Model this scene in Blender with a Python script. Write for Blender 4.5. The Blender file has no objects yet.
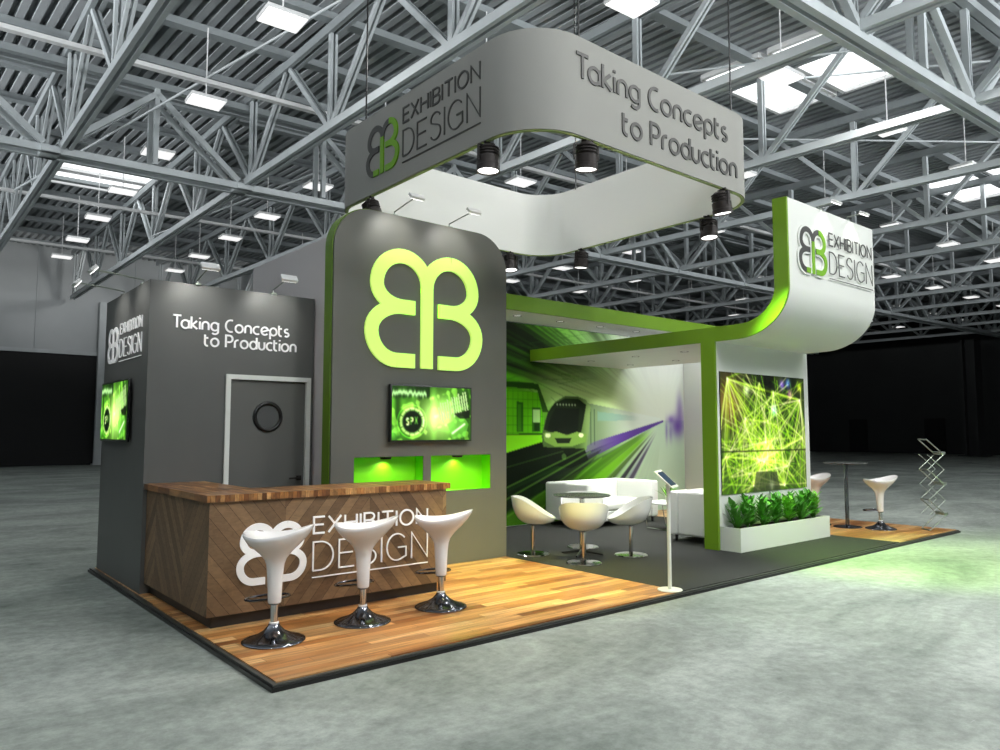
import bpy, bmesh, math, random
import numpy as np
from mathutils import Vector, Matrix
random.seed(7)
rng = np.random.default_rng(5)
PI = math.pi
SC = bpy.context.scene
COL = SC.collection
V = Vector

# ------------------------------------------------------------------ materials
def srgb(r, g, b):
    f = lambda c: (c/255/12.92) if c/255 <= .04045 else ((c/255+.055)/1.055)**2.4
    return (f(r), f(g), f(b), 1)

def mat(name, color, rough=.5, metal=0, emit=None, es=0, spec=.5, bump=None, noise=None, coat=0):
    m = bpy.data.materials.new(name); m.use_nodes = True
    nt = m.node_tree; b = nt.nodes['Principled BSDF']
    b.inputs['Base Color'].default_value = color
    b.inputs['Roughness'].default_value = rough
    b.inputs['Metallic'].default_value = metal
    b.inputs['Specular IOR Level'].default_value = spec
    b.inputs['Coat Weight'].default_value = coat
    if emit:
        b.inputs['Emission Color'].default_value = emit
        b.inputs['Emission Strength'].default_value = es
    if noise or bump:
        tc = nt.nodes.new('ShaderNodeTexCoord')
        n = nt.nodes.new('ShaderNodeTexNoise'); n.inputs['Detail'].default_value = 6
        nt.links.new(tc.outputs['Object'], n.inputs['Vector'])
        if noise:
            sc, amt = noise
            n.inputs['Scale'].default_value = sc
            r = nt.nodes.new('ShaderNodeValToRGB')
            c = color
            r.color_ramp.elements[0].position = .3; r.color_ramp.elements[1].position = .7
            r.color_ramp.elements[0].color = (c[0]*(1-amt), c[1]*(1-amt), c[2]*(1-amt), 1)
            r.color_ramp.elements[1].color = (min(1, c[0]*(1+amt)), min(1, c[1]*(1+amt)), min(1, c[2]*(1+amt)), 1)
            nt.links.new(n.outputs['Fac'], r.inputs['Fac'])
            nt.links.new(r.outputs['Color'], b.inputs['Base Color'])
        if bump:
            sc, st = bump
            n2 = nt.nodes.new('ShaderNodeTexNoise'); n2.inputs['Scale'].default_value = sc
            nt.links.new(tc.outputs['Object'], n2.inputs['Vector'])
            bp = nt.nodes.new('ShaderNodeBump'); bp.inputs['Strength'].default_value = st
            bp.inputs['Distance'].default_value = .01
            nt.links.new(n2.outputs['Fac'], bp.inputs['Height'])
            nt.links.new(bp.outputs['Normal'], b.inputs['Normal'])
    return m

def planks(name, kind, cols, w, L, rough=.35, gap=.004, grain=30):
    """plank patterns. kind: 'floor' (rows run along x), 'block' (short strips across a worktop),
    'chevron' (slanted planks folded about vertical lines on upright faces)"""
    m = bpy.data.materials.new(name); m.use_nodes = True
    nt = m.node_tree; N = nt.nodes; K = nt.links.new
    b = N['Principled BSDF']; b.inputs['Roughness'].default_value = rough
    tc = N.new('ShaderNodeTexCoord'); sp = N.new('ShaderNodeSeparateXYZ'); K(tc.outputs['Object'], sp.inputs[0])
    def M(op, a, c=None):
        n = N.new('ShaderNodeMath'); n.operation = op
        for i, q in enumerate((a, c)):
            if q is None: continue
            if isinstance(q, (int, float)): n.inputs[i].default_value = q
            else: K(q, n.inputs[i])
        return n.outputs[0]
    X, Y, Z = sp.outputs
    if kind == 'floor':
        across, along = Y, X
    elif kind == 'block':
        across, along = X, Y
    else:
        h = M('ADD', X, Y)                       # works on both upright faces
        f = M('DIVIDE', M('SUBTRACT', h, 2.27), L)
        fold = M('ABSOLUTE', M('SUBTRACT', M('FRACT', f), .5))
        band = M('FLOOR', M('MULTIPLY', f, 2))
        across = M('MULTIPLY', M('ADD', Z, M('MULTIPLY', fold, L*1.25)), .62)
        along = None
    row = M('FLOOR', M('DIVIDE', across, w))
    fr = M('FRACT', M('DIVIDE', across, w))
    wn = N.new('ShaderNodeTexWhiteNoise'); wn.noise_dimensions = '2D'
    cb = N.new('ShaderNodeCombineXYZ')
    if along is not None:
        wr = N.new('ShaderNodeTexWhiteNoise'); wr.noise_dimensions = '1D'; K(row, wr.inputs['W'])
        al = M('ADD', M('DIVIDE', along, L), M('MULTIPLY', wr.outputs['Value'], 7))
        colm = M('FLOOR', al); fc = M('FRACT', al)
        K(row, cb.inputs[0]); K(colm, cb.inputs[1])
        edge2 = M('LESS_THAN', fc, gap/L)
    else:
        K(row, cb.inputs[0]); K(band, cb.inputs[1])
        fb = M('FRACT', M('MULTIPLY', f, 2)); edge2 = M('LESS_THAN', fb, gap*1.2/L)
    K(cb.outputs[0], wn.inputs['Vector'])
    ramp = N.new('ShaderNodeValToRGB'); cr = ramp.color_ramp; cr.interpolation = 'LINEAR'
    while len(cr.elements) < len(cols): cr.elements.new(.5)
    for i, c in enumerate(cols):
        cr.elements[i].position = i/(len(cols)-1); cr.elements[i].color = srgb(*c)
    K(wn.outputs['Value'], ramp.inputs['Fac'])
    # grain stretched along the plank
    mp = N.new('ShaderNodeMapping')
    if kind == 'floor': mp.inputs['Scale'].default_value = (1.2, grain, 1)
    elif kind == 'block': mp.inputs['Scale'].default_value = (grain, 2, 8)
    else: mp.inputs['Scale'].default_value = (14, 14, 16)
    K(tc.outputs['Object'], mp.inputs[0])
    nz = N.new('ShaderNodeTexNoise'); nz.inputs['Scale'].default_value = 1.5; nz.inputs['Detail'].default_value = 5
    nz.inputs['Distortion'].default_value = 1.2
    K(mp.outputs[0], nz.inputs['Vector'])
    g = N.new('ShaderNodeMapRange'); g.inputs[1].default_value = .3; g.inputs[2].default_value = .68
    g.inputs[3].default_value = .52; g.inputs[4].default_value = 1.2
    K(nz.outputs['Fac'], g.inputs[0])
    if kind == 'chevron': g.inputs[3].default_value = .8; g.inputs[4].default_value = 1.12; mp.inputs['Scale'].default_value = (9, 9, 22)
    mx = N.new('ShaderNodeVectorMath'); mx.operation = 'MULTIPLY'
    cg = N.new('ShaderNodeCombineXYZ')
    for i in range(3): K(g.outputs[0], cg.inputs[i])
    K(ramp.outputs[0], mx.inputs[0]); K(cg.outputs[0], mx.inputs[1])
    edge = M('MAXIMUM', M('LESS_THAN', fr, gap/w), edge2)
    dk = N.new('ShaderNodeMix'); dk.data_type = 'RGBA'
    K(edge, dk.inputs[0]); K(mx.outputs[0], dk.inputs[6]); dk.inputs[7].default_value = srgb(48, 28, 14)
    K(dk.outputs[2], b.inputs['Base Color'])
    return m

def concrete(name):
    m = bpy.data.materials.new(name); m.use_nodes = True
    nt = m.node_tree; N = nt.nodes; K = nt.links.new
    b = N['Principled BSDF']; b.inputs['Roughness'].default_value = .7; b.inputs['Specular IOR Level'].default_value = .25
    tc = N.new('ShaderNodeTexCoord')
    mp = N.new('ShaderNodeMapping'); mp.inputs['Scale'].default_value = (.55, 1.0, 1); mp.inputs['Rotation'].default_value = (0, 0, .7)
    K(tc.outputs['Object'], mp.inputs[0])
    a = N.new('ShaderNodeTexNoise'); a.inputs['Scale'].default_value = .75; a.inputs['Detail'].default_value = 12; a.inputs['Roughness'].default_value = .68; a.inputs['Distortion'].default_value = .6
    K(mp.outputs[0], a.inputs['Vector'])
    r = N.new('ShaderNodeValToRGB'); r.color_ramp.elements[0].position = .34; r.color_ramp.elements[1].position = .64
    r.color_ramp.elements[0].color = srgb(114, 122, 116); r.color_ramp.elements[1].color = srgb(170, 177, 170)
    K(a.outputs['Fac'], r.inputs['Fac'])
    f = N.new('ShaderNodeTexNoise'); f.inputs['Scale'].default_value = 9; f.inputs['Detail'].default_value = 12; f.inputs['Roughness'].default_value = .78
    K(tc.outputs['Object'], f.inputs['Vector'])
    r2 = N.new('ShaderNodeValToRGB'); r2.color_ramp.elements[0].position = .35; r2.color_ramp.elements[1].position = .62
    r2.color_ramp.elements[0].color = (.66, .66, .66, 1); r2.color_ramp.elements[1].color = (1.06, 1.06, 1.06, 1)
    K(f.outputs['Fac'], r2.inputs['Fac'])
    mx = N.new('ShaderNodeVectorMath'); mx.operation = 'MULTIPLY'
    K(r.outputs[0], mx.inputs[0]); K(r2.outputs[0], mx.inputs[1])
    # sparse pale scratches
    mp2 = N.new('ShaderNodeMapping'); mp2.inputs['Scale'].default_value = (1.1, 16, 1); mp2.inputs['Rotation'].default_value = (0, 0, 1.0)
    K(tc.outputs['Object'], mp2.inputs[0])
    s = N.new('ShaderNodeTexNoise'); s.inputs['Scale'].default_value = 1.3; s.inputs['Detail'].default_value = 3
    K(mp2.outputs[0], s.inputs['Vector'])
    sr = N.new('ShaderNodeValToRGB'); sr.color_ramp.elements[0].position = .72; sr.color_ramp.elements[1].position = .76
    K(s.outputs['Fac'], sr.inputs['Fac'])
    mm = N.new('ShaderNodeMix'); mm.data_type = 'RGBA'
    sc = N.new('ShaderNodeMath'); sc.operation = 'MULTIPLY'; sc.inputs[1].default_value = .22
    K(sr.outputs[0], sc.inputs[0]); K(sc.outputs[0], mm.inputs[0])
    K(mx.outputs[0], mm.inputs[6]); mm.inputs[7].default_value = srgb(205, 208, 205)
    K(mm.outputs[2], b.inputs['Base Color'])
    bp = N.new('ShaderNodeBump'); bp.inputs['Strength'].default_value = .12; bp.inputs['Distance'].default_value = .01
    K(f.outputs['Fac'], bp.inputs['Height']); K(bp.outputs[0], b.inputs['Normal'])
    return m

def picture_mat(name, es=0.0, rough=.45):
    """colours come from the printed picture computed below (a colour attribute)"""
    m = bpy.data.materials.new(name); m.use_nodes = True
    nt = m.node_tree; b = nt.nodes['Principled BSDF']
    at = nt.nodes.new('ShaderNodeAttribute'); at.attribute_name = 'picture'
    b.inputs['Roughness'].default_value = rough; b.inputs['Specular IOR Level'].default_value = .12
    if es:
        b.inputs['Base Color'].default_value = (.01, .01, .01, 1)
        nt.links.new(at.outputs['Color'], b.inputs['Emission Color'])
        b.inputs['Emission Strength'].default_value = es
    else:
        nt.links.new(at.outputs['Color'], b.inputs['Base Color'])
    return m

M_ = {}
M_['wall_grey'] = mat('dark grey wall laminate', srgb(100, 101, 95), .45, noise=(3, .03))
M_['store_grey'] = mat('storeroom grey laminate', srgb(92, 93, 91), .45, noise=(3, .03))
M_['side_grey'] = mat('mid grey panel', srgb(208, 203, 203), .6)
M_['banner_grey'] = mat('banner fabric grey', srgb(152, 152, 148), .8)
M_['white'] = mat('white laminate', srgb(222, 225, 220), .4)
M_['banner_in'] = mat('banner lining white', srgb(240, 240, 236), .8)
M_['green'] = mat('apple green paint', srgb(116, 158, 28), .4)
M_['dgreen'] = mat('olive green edge', srgb(96, 132, 22), .45)
M_['rail_green'] = mat('pale olive rail', srgb(140, 158, 92), .5)
M_['niche'] = mat('lime niche paint', srgb(130, 235, 10), .5)
M_['lime'] = mat('lime acrylic', srgb(206, 246, 120), .35, emit=srgb(212, 255, 122), es=.55)
M_['ink'] = mat('charcoal lettering', srgb(66, 66, 64), .5)
M_['ink_green'] = mat('green lettering', srgb(112, 168, 20), .5)
M_['letter_white'] = mat('white lettering', srgb(245, 245, 245), .4, emit=(1, 1, 1, 1), es=.10)
M_['black'] = mat('black plastic', srgb(22, 22, 22), .3)
M_['spot'] = mat('black brown metal', srgb(38, 32, 30), .45, .3)
M_['chrome'] = mat('chrome', srgb(205, 205, 205), .12, 1)
M_['basechrome'] = mat('black chrome', srgb(104, 106, 112), .14, 1)
M_['abs'] = mat('white glossy abs', srgb(236, 234, 234), .18, coat=.4)
M_['shell'] = mat('white glossy shell', srgb(238, 238, 232), .16, coat=.5)
M_['leather'] = mat('white leather', srgb(240, 242, 236), .35, bump=(60, .15))
M_['carpet'] = mat('anthracite carpet', srgb(40, 42, 39), .95, noise=(160, .28), bump=(300, .5))
M_['trim'] = mat('black platform trim', srgb(20, 20, 20), .3)
M_['trim2'] = mat('grey platform lip', srgb(74, 76, 72), .35, .3)
M_['steel'] = mat('painted roof steel', srgb(176, 182, 184), .45, .0, noise=(1.5, .08))
M_['steel_dark'] = mat('grey roof steel', srgb(140, 146, 148), .5, noise=(1.2, .1))
M_['deck'] = mat('roof deck steel', srgb(158, 162, 165), .6, noise=(.8, .12))
M_['deck_far'] = M_['deck']
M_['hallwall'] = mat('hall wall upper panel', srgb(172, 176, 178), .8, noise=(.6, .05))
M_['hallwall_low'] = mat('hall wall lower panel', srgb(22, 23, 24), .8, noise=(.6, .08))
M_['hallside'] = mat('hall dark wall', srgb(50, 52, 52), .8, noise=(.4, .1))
M_['lamp'] = mat('lit lamp diffuser', (1, 1, 1, 1), .5, emit=(1, .995, .98, 1), es=.9)
M_['lampbody'] = mat('white lamp housing', srgb(225, 225, 225), .5)
M_['skylight'] = mat('skylight glazing', (1, 1, 1, 1), .3, emit=(.97, 1, 1, 1), es=1.5)
M_['lens'] = mat('lit spotlight lens', (1, 1, 1, 1), .3, emit=(1, 1, .97, 1), es=3)
M_['downlens'] = mat('downlight lens', (.8, .8, .8, 1), .3, emit=(1, 1, .95, 1), es=.5)
M_['downring'] = mat('downlight ring', srgb(70, 70, 68), .3, .3)
M_['floor'] = concrete('hall concrete')
M_['wood'] = planks('oak plank floor', 'floor', [(132, 80, 38), (192, 134, 76), (220, 168, 106), (168, 108, 52), (232, 188, 128), (148, 90, 44)], .095, .95, .3, .0025, 22)
M_['block'] = planks('butcher block', 'block', [(92, 56, 28), (138, 88, 46), (176, 122, 68), (116, 70, 36), (206, 158, 100), (104, 62, 30)], .038, .34, .35, .002, 20)
M_['chevron'] = planks('chevron oak cladding', 'chevron', [(92, 70, 48), (120, 95, 68), (134, 106, 76), (104, 80, 56), (146, 118, 86)], .085, 1.62, .5, .003)
M_['plinth'] = mat('dark plinth', srgb(48, 44, 42), .5)
M_['glasstop'] = mat('black stone top', srgb(70, 73, 70), .25, noise=(60, .5))
M_['leaf'] = mat('dark green leaf', srgb(80, 148, 48), .45, noise=(9, .35))
M_['leaf2'] = mat('bright green leaf', srgb(124, 194, 62), .45, noise=(9, .3))
M_['soil'] = mat('soil', srgb(38, 28, 20), .95)
M_['acrylic'] = mat('pale metal frame', srgb(150, 158, 148), .3, .7)
M_['screenglass'] = mat('tablet screen', srgb(22, 40, 66), .12, emit=srgb(40, 70, 110), es=.3)
M_['door'] = mat('grey door leaf', srgb(98, 99, 96), .4)
M_['porthole'] = mat('porthole glass', srgb(92, 94, 94), .1)
M_['mural'] = picture_mat('printed train mural', 0, .8)
M_['tv'] = picture_mat('lit television picture', 1.05)
M_['vwall'] = picture_mat('lit video wall picture', 1.2)

# ------------------------------------------------------------------ mesh helpers
class MB:
    def __init__(s): s.v = []; s.f = []
    def add(s, vs, fs):
        o = len(s.v); s.v += [tuple(p) for p in vs]; s.f += [tuple(i+o for i in f) for f in fs]; return s
    def box(s, x0, y0, z0, x1, y1, z1):
        x0, x1 = sorted((x0, x1)); y0, y1 = sorted((y0, y1)); z0, z1 = sorted((z0, z1))
        return s.add([(x0,y0,z0),(x1,y0,z0),(x1,y1,z0),(x0,y1,z0),(x0,y0,z1),(x1,y0,z1),(x1,y1,z1),(x0,y1,z1)],
                     [(0,3,2,1),(4,5,6,7),(0,1,5,4),(1,2,6,5),(2,3,7,6),(3,0,4,7)])
    def bar(s, p, q, w, h, side=None):
        p, q = V(p), V(q); d = (q-p).normalized()
        up = V((0,0,1)) if abs(d.z) < .95 else V((0,1,0))
        if side is not None: up = V(side)
        a = d.cross(up).normalized()*w/2; b = a.cross(d).normalized()*h/2
        vs = [p-a-b, p+a-b, p+a+b, p-a+b, q-a-b, q+a-b, q+a+b, q-a+b]
        return s.add(vs, [(0,1,2,3),(7,6,5,4),(0,4,5,1),(1,5,6,2),(2,6,7,3),(3,7,4,0)])
    def tube(s, pts, r, n=10, closed=False, caps=True):
        pts = [V(p) for p in pts]; k = len(pts); rs = r if isinstance(r, (list, tuple)) else [r]*k
        base = len(s.v); prev = None
        for i, p in enumerate(pts):
            a = pts[(i-1) % k] if (closed or i > 0) else p
            b = pts[(i+1) % k] if (closed or i < k-1) else p
            t = (b-a).normalized()
            if prev is None:
                up = V((0,0,1)) if abs(t.z) < .9 else V((1,0,0)); nrm = t.cross(up).normalized()
            else:
                nrm = (prev - t*prev.dot(t)).normalized()
            prev = nrm; bn = t.cross(nrm)
            for j in range(n):
                an = 2*PI*j/n; s.v.append(tuple(p+(nrm*math.cos(an)+bn*math.sin(an))*rs[i]))
        m = k if closed else k-1
        for i in range(m):
            for j in range(n):
                a = base+i*n+j; b = base+i*n+(j+1) % n; c = base+((i+1) % k)*n+(j+1) % n; d = base+((i+1) % k)*n+j
                s.f.append((a,b,c,d))
        if caps and not closed:
            s.f.append(tuple(base+j for j in range(n))[::-1]); s.f.append(tuple(base+(k-1)*n+j for j in range(n)))
        return s
    def lathe(s, prof, n=32, c=(0,0,0), mod=None):
        base = len(s.v)
        for i, (r, z) in enumerate(prof):
            for j in range(n):
                a = 2*PI*j/n; p = V((r*math.cos(a), r*math.sin(a), z))
                if mod: p = V(mod(p, i, a))
                s.v.append((p.x+c[0], p.y+c[1], p.z+c[2]))
        for i in range(len(prof)-1):
            for j in range(n):
                s.f.append((base+i*n+j, base+i*n+(j+1) % n, base+(i+1)*n+(j+1) % n, base+(i+1)*n+j))
        if prof[0][0] > 1e-6: s.f.append(tuple(base+j for j in range(n))[::-1])
        if prof[-1][0] > 1e-6: s.f.append(tuple(base+(len(prof)-1)*n+j for j in range(n)))
        return s
    def prism(s, poly, f, d0, d1):
        """poly in 2D, f(u,v,d)->3D point, extruded from d0 to d1"""
        n = len(poly)
        vs = [f(u, v, d0) for u, v in poly]+[f(u, v, d1) for u, v in poly]
        fs = [tuple(range(n)), tuple(range(2*n-1, n-1, -1))]
        fs += [(i, i+n, (i+1) % n+n, (i+1) % n) for i in range(n)]
        return s.add(vs, fs)
    def ribbon(s, pts, w, f, d0, d1, closed=False):
        """a stroke of width w along 2D pts on the plane f, thickness d0..d1"""
        q_ = [tuple(pts[0])]
        for p in pts[1:]:
            if math.hypot(p[0]-q_[-1][0], p[1]-q_[-1][1]) > w*.08: q_.append(tuple(p))
        pts = q_
        k = len(pts); L = []; R = []
        for i in range(k):
            p = V(pts[i])
            a = V(pts[i-1]) if (i > 0 or closed) else None
            b = V(pts[(i+1) % k]) if (i < k-1 or closed) else None
            d1_ = (p-a).normalized() if a is not None else None
            d2_ = (b-p).normalized() if b is not None else None
            if d1_ is None: d1_ = d2_
            if d2_ is None: d2_ = d1_
            n1 = V((-d1_.y, d1_.x)); n2 = V((-d2_.y, d2_.x))
            m = n1+n2
            if m.length < 1e-4: m = n1
            m.normalize(); sc = min(1.6, 1/max(.3, m.dot(n1)))
            L.append(p+m*w/2*sc); R.append(p-m*w/2*sc)
        base = len(s.v)
        for i in range(k):
            for q in (L[i], R[i]):
                s.v.append(tuple(f(q.x, q.y, d0))); s.v.append(tuple(f(q.x, q.y, d1)))
        m = k if closed else k-1
        for i in range(m):
            a = base+4*i; b = base+4*((i+1) % k)
            s.f += [(a,b,b+1,a+1)[::-1], (a+2,a+3,b+3,b+2)[::-1], (a+1,b+1,b+3,a+3)[::-1], (a,a+2,b+2,b)[::-1]]
        if not closed:
            a = base; s.f.append((a,a+1,a+3,a+2)); a = base+4*(k-1); s.f.append((a,a+2,a+3,a+1))
        return s
    def build(s, name, m, parent=None, smooth=False, bevel=0, angle=.6, kind=None, label=None, segs=2):
        me = bpy.data.meshes.new(name)
        off = parent_loc(parent)
        me.from_pydata([(x-off.x, y-off.y, z-off.z) for x, y, z in s.v], [], s.f)
        bm = bmesh.new(); bm.from_mesh(me)
        bmesh.ops.recalc_face_normals(bm, faces=bm.faces)
        if bevel:
            es = [e for e in bm.edges if len(e.link_faces) == 2 and e.calc_face_angle(0) > .5]
            bmesh.ops.bevel(bm, geom=es, offset=bevel, segments=segs, affect='EDGES', profile=.5, clamp_overlap=True)
        bm.to_mesh(me); bm.free()
        me.materials.append(M_[m] if isinstance(m, str) else m)
        if smooth or bevel:
            me.shade_smooth(); me.set_sharp_from_angle(angle=angle)
        o = bpy.data.objects.new(name, me); COL.objects.link(o)
        if parent: o.parent = parent
        if kind: o['kind'] = kind
        if label: o['label'] = label
        return o

def parent_loc(p):
    v = V((0,0,0))
    while p is not None:
        v = v + p.location; p = p.parent
    return v

def tag(o, label=None, cat=None, group=None, kind=None):
    if label: o['label'] = label
    if cat: o['category'] = cat
    if group: o['group'] = group
    if kind: o['kind'] = kind
    return o
def thing(name, label, cat, loc=(0,0,0), group=None):
    o = bpy.data.objects.new(name, None); COL.objects.link(o); o.location = loc
    o.empty_display_size = .1
    return tag(o, label, cat, group)
def copy_tree(o, parent=None, loc=None, rz=None, label=None, group=None):
    kids = [c for c in COL.objects if c.parent == o]
    c = o.copy(); COL.objects.link(c); c.parent = parent
    if loc is not None: c.location = loc
    if rz is not None: c.rotation_euler = (0, 0, rz)
    if label: c['label'] = label
    if group: c['group'] = group
    for k in kids: copy_tree(k, c)
    return c

def light(kind, name, loc, power, color=(1,1,1), target=None, size=.2, spot=None, blend=.6, sizey=None, spread=None):
    l = bpy.data.lights.new(name, kind); l.energy = power; l.color = color
    if spread: l.spread = math.radians(spread)
    if kind == 'AREA':
        l.size = size
        if sizey: l.shape = 'RECTANGLE'; l.size_y = sizey
    else: l.shadow_soft_size = size
    if kind == 'SPOT': l.spot_size = spot; l.spot_blend = 1.0 if name == 'spotlight_beam' else blend
    o = bpy.data.objects.new(name, l); COL.objects.link(o); o.location = loc
    if target is not None:
        o.rotation_euler = (V(target)-V(loc)).to_track_quat('-Z', 'Y').to_euler()
    return o

def arc(cx, cy, rx, ry, a0, a1, n=14):
    return [(cx+rx*math.cos(math.radians(a0+(a1-a0)*i/n)), cy+ry*math.sin(math.radians(a0+(a1-a0)*i/n))) for i in range(n+1)]
def front(y0):            # plane facing -Y
    return lambda u, v, d: (u, y0-d, v)
def left(x0):             # plane facing -X; text reads towards decreasing y
    return lambda u, v, d: (x0-d, -u, v)

# ------------------------------------------------------------------ lettering (own stroke alphabet)
def rr(*segs):
    out = []
    for s_ in segs: out += s_
    return out
CAPS = {
 'E': (.52, [[(.52,1),(0,1),(0,0),(.52,0)], [(0,.52),(.47,.52)]]),
 'X': (.62, [[(0,1),(.62,0)], [(.62,1),(0,0)]]),
 'H': (.6, [[(0,0),(0,1)], [(.6,0),(.6,1)], [(0,.52),(.6,.52)]]),
 'I': (.0, [[(0,0),(0,1)]]),
 'B': (.55, [rr([(0,.53)], [(0,1)], arc(.3,.765,.22,.235,90,-90), [(0,.53)]), rr([(0,.53)], arc(.32,.265,.24,.265,90,-90), [(0,0),(0,.53)])]),
 'T': (.6, [[(0,1),(.6,1)], [(.3,1),(.3,0)]]),
 'O': (.76, [arc(.38,.5,.38,.5,0,360,28)]),
 'N': (.62, [[(0,0),(0,1),(.62,0),(.62,1)]]),
 'D': (.66, [rr([(0,0),(0,1)], arc(.24,.5,.42,.5,90,-90,18), [(0,0)])]),
 'S': (.58, [rr(arc(.3,.76,.25,.24,20,205,14), arc(.3,.27,.27,.27,75,-155,18))]),
 'G': (.74, [rr(arc(.38,.5,.38,.5,42,300,24), [(.72,.14),(.72,.48),(.42,.48)])]),
 'P': (.5, [rr([(0,0),(0,1)], arc(.27,.73,.26,.27,90,-90), [(.05,.46)])]),
}
xh = .66
ROUND = {
 'T': (.62, [[(0,1),(.62,1)], [(.31,1),(.31,0)]]),
 'C': (.60, [arc(.42,.5,.42,.5,70,290,20)]),
 'P': (.56, [rr([(0,0),(0,1)], arc(.28,.72,.28,.28,90,-90), [(.12,.44)])]),
 'a': (.56, [arc(.30,.33,.30,.33,38,322,22), [(.57,.66),(.57,0)]]),
 'k': (.46, [[(0,0),(0,1)], [(.42,xh),(.06,.32),(.46,0)]]),
 'i': (.0, [[(0,0),(0,xh)], [(0,.86),(0,.97)]]),
 'n': (.50, [rr([(0,0)], [(0,.4)], arc(.25,.4,.25,.26,180,0), [(.5,0)])]),
 'g': (.56, [arc(.30,.33,.30,.33,38,322,22), rr([(.56,.66)], [(.56,-.08)], arc(.3,-.08,.26,.22,0,-140,10))]),
 'o': (.62, [arc(.31,.33,.31,.33,0,360,24)]),
 'c': (.48, [arc(.33,.33,.33,.33,60,300,18)]),
 'e': (.58, [rr([(.04,.25),(.58,.42)], arc(.31,.33,.30,.33,18,318,22))]),
 'p': (.58, [arc(.29,.33,.29,.33,-160,160,22), [(0,.5),(0,-.34)]]),
 't': (.30, [rr([(0,.92)], [(0,.26)], arc(.2,.22,.2,.22,180,285,10)), [(0,xh),(.26,xh)]]),
 's': (.40, [rr(arc(.2,.49,.17,.17,50,230,10), arc(.2,.17,.19,.17,60,-140,12))]),
 'r': (.30, [rr([(0,0)], [(0,.4)], arc(.25,.4,.25,.26,180,80,8))]),
 'd': (.58, [arc(.29,.33,.29,.33,20,340,22), [(.58,1),(.58,0)]]),
 'u': (.50, [rr([(0,xh)], [(0,.26)], arc(.25,.26,.25,.26,180,360), [(.5,xh)])]),
 'S': CAPS['S'], 'X': CAPS['X'],
}
def write(txt, font, x0, x1, base, cap, stroke, f, name, m, parent, d=(.001, .012), gap=.2, label=None):
    pos = 0; items = []
    for ch in txt:
        if ch == ' ': pos += .42; continue
        w, strokes = font[ch]; items.append((pos, strokes)); pos += w+gap-(.17 if ch == 'T' and font is ROUND else 0)
    pos -= gap
    sx = (x1-x0-stroke)/pos
    b = MB()
    for p, strokes in items:
        for k, st in enumerate(strokes):
            pts = [(x0+stroke/2+(p+x)*sx, base+stroke/2*(1 if True else 0)+y*(cap-stroke)) for x, y in st]
            e = k*.0006
            b.ribbon(pts, stroke, f, d[0], d[1]+e)
    return b.build(name, m, parent, label=label)

def mark_strokes():
    """the twin-loop mark, unit: height 1, stem at u=0, bottom v=0. returns left-upper, left-lower, left bar, stem, right-upper-a, right-upper-b, right-lower"""
    k = 1/1.362
    def c(pts): return [((x-2.945)*k, (z-2.335)*k) for x, z in pts]
    Lu = [(2.945,3.22)] + arc(2.6075,3.2785,.3375,.3375,0,180,20) + arc(2.6075,3.2785,.3375,.2485,180,270,10) + [(2.778,3.03)]
    Ll = [(2.778,3.03)] + arc(2.62,2.74,.413,.29,90,180,10) + arc(2.53,2.74,.323,.3275,180,270,12)
    Lb = [(2.53,2.4125),(2.778,2.4125)]
    St = [(2.945,2.335),(2.945,3.30)]
    mir = lambda P: [(5.89-x, z) for x, z in P]
    Ru = mir(Lu); Rl = mir(Ll+Lb[1:])
    return dict(Lu=c(Lu), Ll=c(Ll), Lb=c(Lb), St=c(St), Ru1=c(Ru[:12]), Ru2=c(Ru[11:]), Rl=c(Rl)), .158*k
MK, MW = mark_strokes()
def mark(u, v, h, f, parent, one=None, d=(.001, .015), name='logo_mark', two=None, wscale=1):
    """u = left edge, v = bottom"""
    uc = u+.607*h
    def put(keys, m, nm, lab=None, e=0):
        b = MB()
        for i, k in enumerate(keys):
            b.ribbon([(uc+x*h, v+y*h) for x, y in MK[k]], MW*h*wscale, f, d[0], d[1]+e+i*.0007)
        return b.build(nm, m, parent, label=lab)
    if one: put(['Lu','Ll','Lb','St','Ru1','Ru2','Rl'], one, name)
    else:
        put(['Lu','Ll','Ru1'], two[0], name, 'charcoal part of the twin-loop mark')
        put(['Lb','St','Ru2','Rl'], two[1], name, 'green part of the twin-loop mark', .004)
def brand(u, v, h, f, parent, m_text, one=None, two=None, d=(.001, .012), sx=1.0):
    """mark + EXHIBITION / DESIGN + rule; h = height of the mark, (u,v) lower left"""
    mark(u, v, h, f, parent, one, d, two=two)
    t0 = u+1.32*h; t1 = t0+2.39*h*sx
    write('EXHIBITION', CAPS, t0, t1, v+.73*h, .31*h, .033*h, f, 'lettering', m_text, parent, d, .2, 'word EXHIBITION')
    write('DESIGN', CAPS, t0, t1, v+.10*h, .51*h, .025*h, f, 'lettering', m_text, parent, d, .2, 'word DESIGN')
    b = MB(); b.ribbon([(t0, v+.0*h), (t1, v+.0*h)], .018*h, f, d[0], d[1]); b.build('underline', m_text, parent)

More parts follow.
